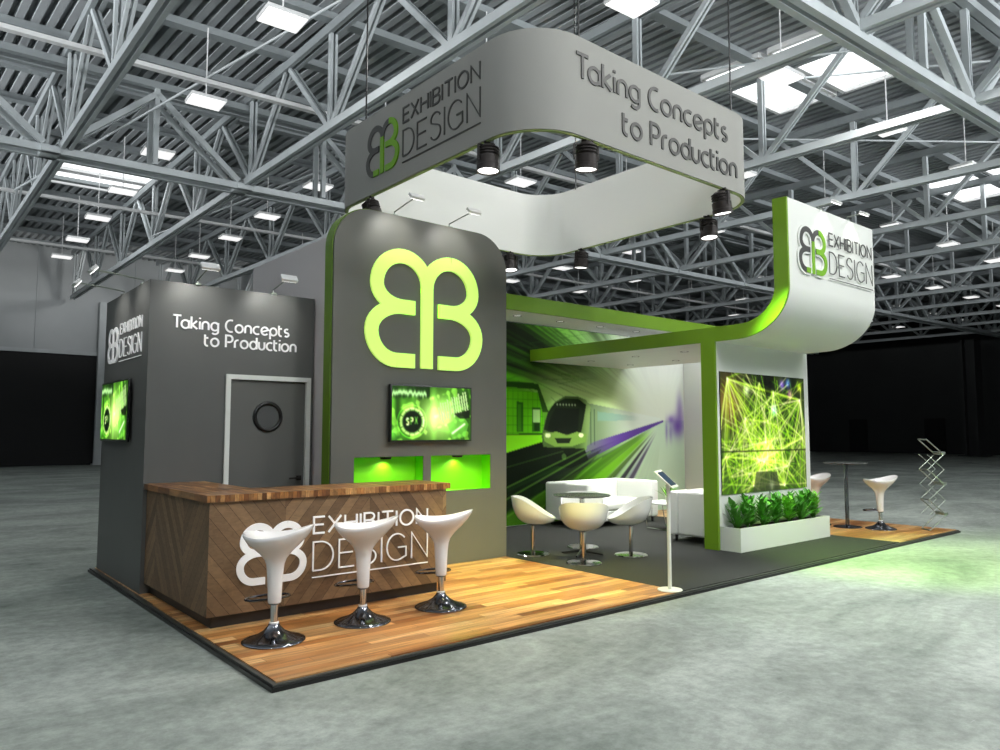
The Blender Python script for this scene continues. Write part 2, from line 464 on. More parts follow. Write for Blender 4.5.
# ------------------------------------------------------------------ pictures (numpy rasters -> colour attribute)
def picture_panel(name, m, parent, img, f, u0, u1, v0, v1, d):
    """img rows top->bottom; face grid, one colour per face corner"""
    H, W, _ = img.shape
    us = np.linspace(u0, u1, W+1); vs = np.linspace(v1, v0, H+1)
    verts = [f(u, v, d) for v in vs for u in us]
    faces = [(r*(W+1)+c, (r+1)*(W+1)+c, (r+1)*(W+1)+c+1, r*(W+1)+c+1) for r in range(H) for c in range(W)]
    me = bpy.data.meshes.new(name); off = parent_loc(parent)
    me.from_pydata([(x-off.x, y-off.y, z-off.z) for x, y, z in verts], [], faces)
    at = me.color_attributes.new('picture', 'FLOAT_COLOR', 'POINT')
    # vertex colour = average of neighbours
    pad = np.pad(img, ((1,1),(1,1),(0,0)), mode='edge')
    vc = (pad[:-1,:-1]+pad[1:,:-1]+pad[:-1,1:]+pad[1:,1:])/4
    rgba = np.concatenate([vc.reshape(-1,3), np.ones(((H+1)*(W+1),1))], 1).astype(np.float32)
    at.data.foreach_set('color', rgba.ravel())
    me.materials.append(M_[m])
    o = bpy.data.objects.new(name, me); COL.objects.link(o)
    if parent: o.parent = parent
    return o
def lin(a): return np.where(a <= .04045, a/12.92, ((np.clip(a,0,1)+.055)/1.055)**2.4)
def smooth(e0, e1, x):
    t = np.clip((x-e0)/(e1-e0), 0, 1); return t*t*(3-2*t)
def noise1(x, seed, n=4096):
    r = np.random.default_rng(seed).random(n); i = np.floor(x).astype(int); f = x-np.floor(x); f = f*f*(3-2*f)
    return r[i % n]*(1-f)+r[(i+1) % n]*f
def inside(X, Y, poly):
    c = np.zeros(X.shape, bool); n = len(poly)
    for i in range(n):
        x0, y0 = poly[i]; x1, y1 = poly[(i+1) % n]
        if y0 == y1: continue
        hit = ((y0 > Y) != (y1 > Y)) & (X < (x1-x0)*(Y-y0)/(y1-y0)+x0); c ^= hit
    return c
def mix(img, mask, col):
    mask = mask[..., None].astype(float) if mask.ndim == 2 else mask
    return img*(1-mask)+np.array(col)/255*mask
def segdist(X, Y, a, b):
    dx, dy = b[0]-a[0], b[1]-a[1]; L2 = dx*dx+dy*dy+1e-9
    t = np.clip(((X-a[0])*dx+(Y-a[1])*dy)/L2, 0, 1)
    return np.hypot(X-a[0]-t*dx, Y-a[1]-t*dy), t

def train_mural(x0, x1, z0, z1, W=460, H=250):
    # wall metres; the rails and streaks run to a vanishing point on the wall
    X, Z = np.meshgrid(np.linspace(x0, x1, W), np.linspace(z1, z0, H))
    vx, vz = 10.25, 1.83
    dx = vx-X; dz = Z-vz; ang = np.arctan2(dz, dx); rad = np.hypot(dx, dz)
    t = smooth(6.0, 10.3, X)
    top = np.array([70,150,10])/255*(1-t[...,None])+np.array([222,232,222])/255*t[...,None]
    img = top.copy()
    # vault of the tunnel, streaked towards the vanishing point
    s = .5*noise1((ang+4)*14, 1)+.3*noise1((ang+4)*46, 2)+.2*noise1((ang+4)*120, 3)
    up = smooth(.0, .12, ang)
    k = (1-t)*.95+.10
    img = img*(1-up[...,None]*k[...,None]*(1-smooth(.25,.75,s))[...,None]*.85)
    # paler lower vault near the train
    pale = smooth(3.0,2.2,Z)*smooth(6.1,7.4,X)*up
    img = img*(1-.75*pale[...,None])+np.array([196,222,150])/255*.75*pale[...,None]*(1-.0*t[...,None])+0
    r = smooth(8.4, 9.8, X)*up
    img = img*(1-r[...,None]*.8)+np.array([226,232,226])/255*r[...,None]*.8
    # cross wires
    for i in range(34):
        a = (6.0+rng.random()*1.6, 2.2+rng.random()*1.3); b = (a[0]+.5+rng.random()*2.0, a[1]-.5+rng.random()*.9)
        d, _ = segdist(X, Z, a, b); img = mix(img, (d < .010)*.30*smooth(8.6,7.2,X), (40,80,20))
    # lower half: dark trackbed on the left, bright streaks on the right
    lo = smooth(-.005, -.05, ang)
    base = np.array([10,26,6])/255*(1-smooth(7.6,9.8,X)[...,None])+np.array([196,222,196])/255*smooth(7.6,9.8,X)[...,None]
    s2 = .6*noise1((ang+4)*22, 5)+.4*noise1((ang+4)*70, 6)
    base = base+((smooth(.35,.85,s2)-.2)*smooth(6.4,8.2,X)*smooth(10.2,8.6,X)*.40)[...,None]*np.array([.45,.8,.1])
    base = base+(smooth(.6,.9,noise1((ang+4)*60,9))*.07*smooth(9.6,8.6,X))[...,None]*np.array([.5,1,.3])
    img = img*(1-lo[...,None])+base*lo[...,None]
    # green fan under the train and dark rails inside it
    def wedge(a0, a1, col, al, soft=.012, r0=0, r1=99):
        m = smooth(a0-soft, a0+soft, -ang)*smooth(a1+soft, a1-soft, -ang)*(rad > r0)*(rad < r1)*(dx > -.6)
        return m*al, col
    for a0, a1, col, al in ((.36,.47,(70,130,10),.7), (.47,.56,(104,178,14),.75), (.57,.63,(60,90,24),.7), (.64,.69,(170,205,150),.6), (.69,.75,(38,32,48),.8), (.77,.80,(150,160,170),.6), (.80,.87,(60,48,78),.75), (.90,1.35,(178,208,176),.6)):
        m, c = wedge(a0, a1, col, al); f = smooth(.25, 1.0, rad)
        img = mix(img, m*f, c)
    # platform and tiled wall at the left
    img = mix(img, inside(X, Z, [(5.9,2.33),(6.83,2.28),(6.98,1.58),(5.9,1.56)])*1.0, (92,186,8))
    img = mix(img, (inside(X, Z, [(5.9,2.33),(6.83,2.28),(6.98,1.58),(5.9,1.56)]) & (((X*9) % 1 < .09) | ((Z*7) % 1 < .1)))*.35, (20,80,4))
    img = mix(img, inside(X, Z, [(5.9,2.45),(6.80,2.44),(7.05,1.95),(6.9,1.95),(6.78,2.33),(5.9,2.36)])*.9, (26,60,6))
    img = mix(img, inside(X, Z, [(6.30,2.12),(6.46,2.10),(6.46,1.60),(6.30,1.60)])*.75, (20,70,8))
    img = mix(img, inside(X, Z, [(6.33,2.07),(6.40,2.07),(6.40,1.62),(6.33,1.62)])*.6, (70,150,20))
    img = mix(img, inside(X, Z, [(6.66,2.02),(6.86,2.02),(6.86,1.60),(6.66,1.60)])*.9, (36,90,12))
    img = mix(img, inside(X, Z, [(6.68,1.99),(6.84,1.99),(6.84,1.77),(6.68,1.77)])*.9, (190,240,150))
    img = mix(img, inside(X, Z, [(6.70,1.75),(6.83,1.75),(6.83,1.62),(6.70,1.62)])*.9, (20,50,10))
    img = mix(img, inside(X, Z, [(5.9,1.55),(6.95,1.55),(6.93,1.44),(5.9,1.22)])*1.0, (128,220,24))
    img = mix(img, inside(X, Z, [(5.9,1.215),(6.93,1.44),(7.2,1.40),(7.4,1.1),(5.9,.62)])*.92, (6,18,3))
    # train side to the vanishing point
    side = inside(X, Z, [(8.05,2.13),(vx-.1,vz+.05),(vx-.05,vz-.02),(7.95,1.22)])
    ts = smooth(8.0, 9.6, X)
    sidecol = np.array([112,138,96])/255*(1-ts[...,None])+np.array([222,234,222])/255*ts[...,None]
    img = np.where(side[...,None], sidecol, img)
    img = mix(img, inside(X, Z, [(8.3,1.98),(9.5,1.90),(9.5,1.83),(8.3,1.80)])*.5*smooth(9.6,8.8,X), (120,170,160))
    for px_ in (8.12, 8.22):
        img = mix(img, ((abs(X-px_) < .012) & (Z > 1.36) & (Z < 2.02))*.7, (50,70,50))
    # violet streak along its foot
    st = inside(X, Z, [(7.9,1.30),(8.2,1.42),(vx,vz+.01),(vx,vz-.03),(8.1,1.12),(7.8,1.12)])
    img = mix(img, st*(.35+.6*smooth(7.9,9.0,X)), (92,62,150))
    st = inside(X, Z, [(6.7,.75),(7.9,1.12),(8.4,1.28),(8.2,1.1),(7.4,.6)])
    img = mix(img, st*.5, (24,22,30))
    # train front
    body = [(6.88,1.52),(6.95,1.78),(7.05,1.98),(7.22,2.14),(7.45,2.24),(7.75,2.25),(8.0,2.19),(8.12,2.06),(8.06,1.60),(8.0,1.30),(7.9,1.22),(7.1,1.22),(6.92,1.34)]
    img = mix(img, inside(X, Z, body), (70,98,44))
    img = mix(img, inside(X, Z, body)*smooth(7.75,8.08,X)*.7, (150,182,110))
    img = mix(img, inside(X, Z, [(6.93,1.64),(7.02,1.92),(7.18,2.10),(7.45,2.20),(7.80,2.20),(8.0,2.10),(7.93,1.80),(7.85,1.56),(7.4,1.50)]), (22,34,16))
    img = mix(img, inside(X, Z, [(7.02,1.64),(7.10,1.86),(7.22,2.02),(7.82,2.02),(7.78,1.60),(7.40,1.57)])*.7, (8,14,8))
    for k_ in range(7):
        img = mix(img, (np.hypot((X-7.26-k_*.075)/1.0, Z-2.085) < .016)*.8, (170,190,150))
    img = mix(img, inside(X, Z, [(6.92,1.58),(7.25,1.60),(7.5,1.54),(7.75,1.60),(8.0,1.56),(7.98,1.42),(7.6,1.34),(7.2,1.34),(6.94,1.44)]), (118,158,66))
    img = mix(img, inside(X, Z, [(7.18,1.50),(7.62,1.50),(7.56,1.40),(7.26,1.40)]), (24,34,18))
    for lx in (7.03, 7.86):
        img = mix(img, (np.hypot((X-lx)/1.6, Z-1.54) < .04), (236,246,190))
    img = mix(img, inside(X, Z, [(6.92,1.34),(7.95,1.30),(8.05,1.08),(7.6,.95),(7.1,1.02),(6.95,1.2)])*.93, (10,18,8))
    img = mix(img, (np.hypot(X-7.42, Z-1.16) < .055)*.6, (90,130,60))
    # rails at lower left
    for a, b, w, al in (((5.9,.62),(8.0,1.30),.016,.5), ((5.9,.42),(8.1,1.24),.02,.45), ((6.1,.2),(8.3,1.18),.018,.35), ((5.9,.98),(7.4,1.26),.012,.3), ((6.5,.1),(8.4,1.12),.02,.4)):
        d, _ = segdist(X, Z, a, b); img = mix(img, smooth(w, w*.4, d)*al, (120,180,60))
    # violet smears round the vanishing point
    for cx_, cz_, rx_, rz_, al in ((10.72,1.72,.28,.28,.85), (10.80,2.05,.14,.42,.5), (10.35,1.62,.05,.26,.5), (10.50,1.85,.14,.10,.6), (10.48,1.58,.07,.22,.4)):
        m = np.exp(-(((X-cx_)/rx_)**2+((Z-cz_)/rz_)**2)*1.6)*al
        img = mix(img, m, (104,70,170))
    return lin(np.clip(img, 0, 1))

def fibre_picture(W=150, H=112):
    X, Y = np.meshgrid(np.linspace(0, 1.33, W), np.linspace(1, 0, H))
    img = np.zeros((H, W, 3))+np.array([.05,.09,.03])
    img += (.22*noise1(X*14+3, 20)*noise1(Y*11, 21))[...,None]*np.array([.9,1,.4])
    img += (np.clip(1-Y*1.0,0,1)*.22)[...,None]*np.array([.6,1,.05])
    img += (np.exp(-((X-.12)**2/.03+(Y-.75)**2/.05))*.4)[...,None]*np.array([1,.5,.3])
    R = np.random.default_rng(11)
    hubs = [(.58,.93),(.80,.86),(.62,.25),(.70,.60),(.05,.30),(1.25,.80),(.35,.62),(1.0,.20),(.1,.95),(1.28,.45),(.66,.42),(.45,.05),(.95,.03)]
    for i in range(430):
        a = hubs[R.integers(len(hubs))]; b = (R.random()*1.45-.06, R.random()*1.1-.05)
        if i % 3 == 0: b = (a[0]+(R.random()-.5)*.5, -.02+R.random()*.3)
        w = .0035+.006*R.random()**3; al = .22+.6*R.random()
        d, t = segdist(X, Y, a, b); g = np.exp(-(d/w)**2)*al
        c = np.array([[.50,.86,.04],[.62,.92,.16],[.95,1,.55],[.34,.72,.02]][R.integers(4)])
        img = 1-(1-img)*(1-np.clip(g[...,None]*c,0,1))
    g = np.exp(-(((X-.66)/.16)**2+((Y-.30)/.14)**2)); img += g[...,None]*np.array([.30,.40,.16])
    for cx_, cy_, c in ((.95,.93,(.5,.3,.9)), (1.08,.85,(.6,.2,.6)), (.80,.70,(.3,.8,.8)), (1.05,.95,(.3,.4,.9)), (.38,.86,(.8,.85,.7)), (.74,.04,(.8,.8,.8)), (1.25,.92,(.8,.9,.1))):
        g = np.exp(-(((X-cx_)**2+(Y-cy_)**2)/.0016)); img += g[...,None]*np.array(c)*.8
    dk = inside(X, Y, [(.44,0),(.50,.17),(.82,.16),(.88,0)]); img = np.where(dk[...,None], img*.35+np.array([.12,.13,.10]), img)
    dk = inside(X, Y, [(.62,1.1),(.68,.80),(.76,.84),(.84,1.1)]); img = np.where(dk[...,None], img*.45, img)
    seam = (np.abs(Y-.345) < .005); img[seam] *= .35
    return lin(np.clip(img, 0, 1))

def dial_picture(W=132, H=76, narrow=False):
    X, Y = np.meshgrid(np.linspace(0, 1.74, W), np.linspace(1, 0, H))
    img = np.zeros((H, W, 3))+np.array([.12,.30,.03])
    n = noise1(X*9, 31)*noise1(Y*8+X*2, 32); img += n[...,None]*np.array([.35,.6,.2])
    n = smooth(.55,.75,noise1(X*16+Y*5, 35)*.5+noise1(Y*13-X*4, 36)*.5); img += n[...,None]*np.array([.30,.40,.16])
    g = np.exp(-(((X-.96)/.40)**2+((Y-.42)/.40)**2)); img += g[...,None]*np.array([.80,.85,.55])
    top = smooth(.78, .86, Y+.06*noise1(X*26, 33))*(X < .8); img = img*(1-top[...,None]*.75)+top[...,None]*np.array([.03,.10,.02])
    wv = np.exp(-((Y-.87-.03*(noise1(X*40,34)-.5)*2)/.045)**2)*(X < .72); img += wv[...,None]*np.array([.8,1,.7])*.9
    # dial
    r = np.hypot((X-.42), (Y-.34)); a = np.arctan2(Y-.34, X-.42)
    img = np.where((r < .24)[...,None], np.array([.03,.10,.02]), img)
    ring = np.exp(-((r-.235)/.028)**2)*(np.abs(np.sin(a*7)) > .18); img += ring[...,None]*np.array([.75,1,.5])
    ring = np.exp(-((r-.31)/.010)**2); img += ring[...,None]*np.array([.2,.5,.1])
    # SPX in the dial
    for q, ch in enumerate('SPX'):
        for st in CAPS[ch][1]:
            P_ = [(.30+q*.092+x*.075, .28+q*.012+y*.12) for x, y in st]
            for p0, p1 in zip(P_, P_[1:]):
                d, _ = segdist(X, Y, p0, p1); img += np.exp(-(d/.012)**2)[...,None]*np.array([.35,.6,.2])
    # equaliser bars rising to the right
    for k in range(13):
        cx = 1.02+k*.052; h = .16+.10*abs(math.sin(k*1.9))
        cy = .50+k*.022
        m = (np.abs(X-cx-(Y-cy)*-.18) < .013) & (np.abs(Y-cy) < h/1.3); img[m] = np.array([.85,1,.66])
    k1 = inside(X, Y, [(1.2,.30),(1.55,.48),(1.70,.30),(1.62,.05),(1.32,.0)]); img = np.where(k1[...,None], img*.4+np.array([.30,.55,.18]), img)
    d, _ = segdist(X, Y, (1.32,.12), (1.6,.30)); img += np.exp(-(d/.02)**2)[...,None]*.7
    k1 = inside(X, Y, [(1.35,.50),(1.74,.60),(1.74,.42),(1.5,.40)]); img = np.where(k1[...,None], img*.3, img)
    img += (np.exp(-((X-.02)**2+(Y-.1)**2)/.02)*.3)[...,None]*np.array([.5,1,.4])
    return lin(np.clip(img, 0, 1))

# ================================================================== THE HALL
# grid directions of the roof steel (the bays are very slightly out of square)
AU, AV = math.radians(3.2), math.radians(2.4)
UU = V((math.cos(AU), -math.sin(AU), 0)); VV = V((-math.sin(AV), math.cos(AV), 0))
def G(a, b, z): return UU*a+VV*b+V((0,0,z))
G0 = G
ZB, ZT, ZD = 8.0, 10.15, 10.5

b = MB(); b.box(-16, -20, -.2, 62, 40, 0); tag(b.build('floor', 'floor'), 'grey concrete hall floor', kind='structure')
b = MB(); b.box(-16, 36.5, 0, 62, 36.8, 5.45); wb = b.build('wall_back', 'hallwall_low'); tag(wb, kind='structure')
b = MB(); b.box(-16, 36.56, 5.45, 62, 36.8, 12); b.build('upper_panel', 'hallwall', wb)
b = MB()
for i in range(18): b.box(-13.6+i*4.3, 36.5, 5.6, -13.5+i*4.3, 36.56, 12)
b.build('wall_rib', 'hallwall', wb)
b = MB(); b.box(-16, 36.40, 5.36, 62, 36.5, 5.54); b.build('rail', 'steel', wb)
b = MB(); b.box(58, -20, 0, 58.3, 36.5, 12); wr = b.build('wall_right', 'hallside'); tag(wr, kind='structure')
b = MB()
for y in (16.4, 22): b.box(57.9, y, 0, 58, y+1.4, 2.6)
b.build('wall_panel', 'hallwall_low', wr)
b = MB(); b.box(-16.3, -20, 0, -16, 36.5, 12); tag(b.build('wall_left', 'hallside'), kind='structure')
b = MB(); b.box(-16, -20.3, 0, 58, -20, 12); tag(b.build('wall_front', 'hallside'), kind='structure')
# corrugated roof deck: trapezoid ribs running away from the camera
b = MB(); pitch = .29; a = -14.0; prof = []
while a < 62:
    prof += [(a, ZD), (a+.155, ZD), (a+.17, ZD+.17), (a+.275, ZD+.17)]; a += pitch
vs = []
for aa, z in prof:
    p, q = G(aa, -20, z), G(aa, 40, z); vs += [tuple(p), tuple(q)]
b.add(vs, [(2*i, 2*i+1, 2*i+3, 2*i+2) for i in range(len(prof)-1)])
ce = b.build('ceiling', 'deck'); tag(ce, 'corrugated grey steel roof deck', kind='structure')

# --- roof trusses running away from the camera
ORD = ['first', 'second', 'third', 'fourth', 'fifth', 'sixth', 'seventh', 'eighth', 'ninth', 'tenth', 'eleventh', 'twelfth', 'thirteenth']
NB = 4.3
def member(p, q, w, h, slot=True):
    m = MB()
    if slot:
        d = (V(q)-V(p)).normalized(); s_ = d.cross(V((0,0,1)))
        s_ = V((1,0,0)) if s_.length < .2 else s_.normalized()
        o = s_*(w*.34)
        m.bar(V(p)+o, V(q)+o, w*.38, h); m.bar(V(p)-o, V(q)-o, w*.38, h)
    else: m.bar(p, q, w, h)
    return m
def long_truss(a, b0, b1, label, near, drift=0):
    G = lambda a_, b_, z_: G0(a_+drift*b_, b_, z_)      # the two trusses at the left splay very slightly
    t = thing('roof_truss', label, 'truss', tuple(G(a, b0, ZB)), 'lattice trusses running the length of the hall')
    member(G(a, b0, ZB), G(a, b1, ZB), .22, .17, near).build('bottom_chord', 'steel', t)
    member(G(a, b0, ZT), G(a, b1, ZT), .24, .2, near).build('top_chord', 'steel_dark', t)
    k = math.ceil((b0-1.2)/NB-1e-6); bb = 1.2+k*NB
    while bb <= b1+.01:
        member(G(a, bb, ZB+.08), G(a, bb, ZT-.1), .15, .12, near).build('vertical', 'steel', t)
        if bb-NB/2 >= b0-.1: member(G(a, bb-.1, ZB+.08), G(a, bb-NB/2+.1, ZT-.1), .15, .11, near).build('diagonal', 'steel', t)
        if bb+NB/2 <= b1+.1: member(G(a, bb+.1, ZB+.08), G(a, bb+NB/2-.1, ZT-.1), .15, .11, near).build('diagonal', 'steel', t)
        bb += NB
    return t
A0, DA = 1.35, 4.27
words = ['near the left edge above the storeroom', 'running over the logo tower', 'crossing above the hanging banner', 'just right of the hanging banner, over the big skylight']
for k in range(13):
    a = {0: 1.05, 1: 5.2, 2: 9.8}.get(k, A0+DA*k); drift = {0: .04, 1: .035, 2: .012}.get(k, 0)
    b0 = -3.1 if k < 4 else (1.2 if k < 8 else 5.5)
    lab = 'grey steel lattice roof truss '+words[k] if k < 4 else 'grey steel lattice roof truss, %s to the right of the truss over the big skylight' % (['next']+ORD[1:])[k-4]
    long_truss(a, b0, 36.0, lab, k < 5, drift)
# --- box trusses running across
def cross_truss(bc, k0, k1, label):
    t = thing('cross_truss', label, 'truss', tuple(G(A0+DA*k0, bc, ZB)), None)
    for s_ in ((-.1, .1) if bc < 5 else (-.22, .22)):
        b_ = bc+s_
        member(G(A0+DA*k0, b_, ZB-.12), G(A0+DA*k1, b_, ZB-.12), .12, .16, False).build('bottom_chord', 'steel', t)
        member(G(A0+DA*k0, b_, ZT-.2), G(A0+DA*k1, b_, ZT-.2), .16, .16, False).build('top_chord', 'steel_dark', t)
        for k in range(k0, k1):
            a0 = A0+DA*k; am = a0+DA/2; a1 = a0+DA
            member(G(a0+.15, b_, ZB), G(am, b_, ZT-.4), .12, .13, False).build('diagonal', 'steel', t)
            member(G(a1-.15, b_, ZB), G(am, b_, ZT-.4), .12, .13, False).build('diagonal', 'steel', t)
            if k < 8: member(G(am, b_, ZB), G(am, b_, ZT-.2), .11, .11, False).build('vertical', 'steel', t)
    for k in (range(k0, min(k1, 9)+1) if bc > 5 else ()):
        m = MB(); c = G(A0+DA*k, bc, ZB-.1); m.box(c.x-.2, c.y-.32, c.z-.10, c.x+.2, c.y+.32, c.z+.06)
        m.build('node_plate', 'steel', t, bevel=.03)
cross_truss(1.2, 1, 7, 'grey steel box truss crossing the roof right of the banner, nearest the camera')
cross_truss(14.6, -1, 13, 'grey steel box truss crossing the whole roof behind the logo tower')
cross_truss(28.0, 3, 13, 'grey steel box truss crossing the roof near the back wall')
# --- purlins under the deck, one object each
bb = -3.1; i = 0
while bb < 36:
    m = MB(); m.bar(G(-8, bb, ZD-.09), G(58, bb, ZD-.09), .16, .18); m.bar(G(-8, bb, ZD-.17), G(58, bb, ZD-.17), .26, .03)
    o = m.build('roof_purlin', 'steel_dark')
    tag(o, 'grey steel purlin bolted under the corrugated roof deck', 'beam', 'purlins under the roof deck')
    bb += 2.15; i += 1
# --- bright conduits above each row of lamps
rows_b = [3.5, 7.4, 11.5, 15.3, 19.1, 22.6, 26.2, 29.6]
for b_, lab in ((11.5, 'bright steel cable tray running over the storeroom, nearest'), (22.6, 'thin bright cable tray beyond the box truss'), (29.6, 'thin bright cable tray close to the back wall')):
    m = MB(); m.bar(G(-6, b_, 9.05), G(56, b_, 9.05), .15, .09); tag(m.build('cable_tray', 'lampbody'), lab, 'cable tray')
# --- wind bracing rods
for (p, q, lab) in ((G(1.4, 19.0, 8.1), G(5.6, 5.5, 10.2), 'thin bright bracing rod slanting over the storeroom'),
                    (G(5.7, 22, 8.1), G(9.9, 12, 9.9), 'thin bright bracing rod slanting behind the logo tower'),
                    (G(9.9, 9.8, 9.9), G(14.2, 3.3, 9.9), 'thin bright bracing rod slanting below the big skylight'),
                    (G(14.2, 5.4, 9.95), G(18.4, 0, 9.95), 'thin bright bracing rod right of the big skylight'),
                    (G(14.2, 9.8, 9.9), G(22.7, 3.4, 9.9), 'thin bright bracing rod under the far skylight')):
    m = MB(); m.tube([p, q], .028, 8); tag(m.build('bracing_rod', 'steel'), lab, 'rod')
# --- skylights: frames with glazed panes let in between purlins
def skylight(a0, a1, b0, b1, label):
    t = thing('skylight', label, 'skylight', tuple(G(a0, b0, ZD-.35)))
    z = ZD-.05
    mid = (b0+b1)/2
    for (c0, c1) in ((b0, mid-.12), (mid+.12, b1)):
        m = MB(); m.add([G(a0, c0, z), G(a1, c0, z), G(a1, c1, z), G(a0, c1, z), G(a0, c0, z+.03), G(a1, c0, z+.03), G(a1, c1, z+.03), G(a0, c1, z+.03)],
                        [(0,1,2,3),(4,7,6,5),(0,4,5,1),(1,5,6,2),(2,6,7,3),(3,7,4,0)])
        m.build('pane', 'skylight', t)
        m = MB()
        for p, q in ((G(a0,c0,z-.04), G(a1,c0,z-.04)), (G(a1,c0,z-.04), G(a1,c1,z-.04)), (G(a1,c1,z-.04), G(a0,c1,z-.04)), (G(a0,c1,z-.04), G(a0,c0,z-.04))):
            m.bar(p, q, .10, .12)
        m.build('frame', 'lampbody', t)
skylight(13.75, 17.1, 3.5, 6.8, 'big bright skylight right of the hanging banner')
skylight(26.4, 29.9, 3.6, 7.2, 'bright skylight at the right edge of the picture')
skylight(2.9, 6.0, 22.2, 25.4, 'long bright skylight behind the box truss at the left')
skylight(14.2, 17.4, 22.2, 25.4, 'bright skylight far behind the banner')
skylight(39, 42.4, 3.6, 7.2, 'distant skylight far down the hall')
# --- pendant lamps, one prototype then copies
def make_pendant():
    t = thing('pendant_lamp', 'white square pendant lamp', 'lamp', (0, 0, 8.6))
    m = MB(); m.box(-.36, -.29, 8.6, .36, .29, 8.67); m.build('lamp_housing', 'lampbody', t, bevel=.01)
    m = MB(); m.box(-.34, -.27, 8.588, .34, .27, 8.6); m.build('diffuser', 'lamp', t)
    m = MB(); m.tube([(0,0,8.68), (0,0,10.25)], .014, 6); m.build('suspension_rod', 'lampbody', t)
    return t
proto = make_pendant(); first = True
near_lab = {(0,1): 'large white square pendant lamp nearest the top left', (0,2): 'white square pendant lamp over the storeroom, under the cable tray',
            (1,0): 'large white square pendant lamp above the banner lettering', (2,0): 'white square pendant lamp in front of the big skylight',
            (3,0): 'white square pendant lamp right of the big skylight', (2,2): 'white square pendant lamp seen through the banner ring'}
G_l = 'square pendant lamps under the hall roof'
PEND = []
for ia in range(12):
    for ib, b_ in enumerate(rows_b):
        if ib == 0 and ia < 1: continue
        if ia > 7 and ib < 1: continue
        a = 2.9+.06*b_+4.27*ia
        loc = G(a, b_, 8.6)
        if (ia, ib) in near_lab: lab = near_lab[(ia, ib)]
        elif ia == 0: lab = 'white square pendant lamp in the leftmost row, %s from the back wall' % ORD[7-ib]
        elif ia < 5: lab = 'white square pendant lamp, %s row from the left, %s lamp from the back wall' % (ORD[ia], ORD[7-ib])
        else: lab = 'small white square pendant lamp far down the right side of the hall'
        if first:
            proto.location = loc; proto.rotation_euler = (0, 0, -.05); proto['label'] = lab; proto['group'] = G_l; first = False
        else:
            copy_tree(proto, None, loc, -.05, lab, G_l)
        PEND.append(loc)
# --- columns
def column(x, y, w, zt, label, m_='steel_dark'):
    t = thing('hall_column', label, 'column', (x, y, 0))
    m = MB(); m.box(x-w/2, y-w*.35, 0, x+w/2, y-w*.22, zt); m.box(x-w/2, y+w*.22, 0, x+w/2, y+w*.35, zt); m.box(x-w*.1, y-w*.22, 0, x+w*.1, y+w*.22, zt)
    m.build('shaft', m_, t)
    m = MB(); m.box(x-w*.7, y-w*.6, 0, x+w*.7, y+w*.6, .06); m.build('base_plate', m_, t)
column(6.42, 36.1, .38, 8.0, 'slim pale steel column against the back wall, left of the storeroom', 'steel')
column(54.0, 13.3, 1.25, 7.75, 'dark steel column far down the hall at the right', 'hallside')
column(-.6, 36.1, .38, 8.0, 'slim pale steel column at the left end of the back wall', 'steel')

# ================================================================== THE STAND
HP = .05
W, D = 11.4, 5.2
pf = thing('stand_platform', 'raised stand floor of oak planks and dark carpet with a black edge', 'platform', (0, 0, 0))
m = MB(); m.box(0, 0, 0, W, D, .028); m.build('plinth_edge', 'trim', pf, label='black lower edge')
m = MB(); m.box(.015, .015, .028, W-.015, D-.015, .042); m.build('edge_strip', 'trim2', pf, label='grey metal lip')
m = MB(); m.box(.045, .045, .042, 4.17, 2.75, HP); m.box(.06, 2.75, .042, 1.9, D-.06, HP); m.build('wood_floor', 'wood', pf, label='oak plank floor in front of the counter')
m = MB(); m.box(4.17, .045, .042, 9.2, D-.06, HP); m.box(1.9, 2.75, .042, 4.17, D-.06, HP); m.build('carpet', 'carpet', pf, label='dark carpet')
m = MB(); m.box(9.2, .045, .042, W-.045, D-.06, HP); m.build('wood_floor', 'wood', pf, label='oak plank floor at the right end')

# ---------------- storeroom
st = thing('storeroom', 'dark grey boxed storeroom with white slogan and a door', 'storeroom', (.068, 3.29, HP))
SX0, SX1, SY0, SY1, SZ = .068, 1.82, 3.29, 5.10, 3.111
m = MB()
m.box(SX0, SY0, HP, .875, SY0+.08, SZ); m.box(1.745, SY0, HP, SX1, SY0+.08, SZ); m.box(.875, SY0, 2.16, 1.745, SY0+.08, SZ)
m.box(SX0, SY0+.08, HP, SX0+.08, SY1, SZ); m.box(SX1-.08, SY0+.08, HP, SX1, SY1, SZ); m.box(SX0+.08, SY1-.08, HP, SX1-.08, SY1, SZ)
m.build('wall_panel', 'store_grey', st)
m = MB(); m.box(SX0+.08, SY0+.08, SZ-.1, SX1-.08, SY1-.08, SZ-.06); m.build('roof_panel', 'store_grey', st)
m = MB(); m.box(.835, SY0-.025, HP, .885, SY0+.03, 2.205); m.box(1.735, SY0-.025, HP, 1.785, SY0+.03, 2.205); m.box(.885, SY0-.025, 2.155, 1.735, SY0+.03, 2.205)
m.build('door_frame', 'white', st, label='white door frame')
m = MB(); m.box(.888, SY0+.012, HP+.01, 1.732, SY0+.06, 2.15); dr = m.build('door', 'door', st)
m = MB(); m.tube([(1.303+.145*math.cos(t_), SY0+.004, 1.765+.145*math.sin(t_)) for t_ in [2*PI*i/40 for i in range(40)]], .022, 10, closed=True)
m.build('porthole_ring', 'black', dr, smooth=True, angle=3)
m = MB(); m.add([(1.303+.14*math.cos(2*PI*i/40), SY0+.004, 1.765+.14*math.sin(2*PI*i/40)) for i in range(40)]+[(1.303+.14*math.cos(2*PI*i/40), SY0+.010, 1.765+.14*math.sin(2*PI*i/40)) for i in range(40)],
     [tuple(range(40)), tuple(range(79, 39, -1))]+[(i, i+40, (i+1) % 40+40, (i+1) % 40) for i in range(40)]); m.build('porthole_glass', 'porthole', dr)
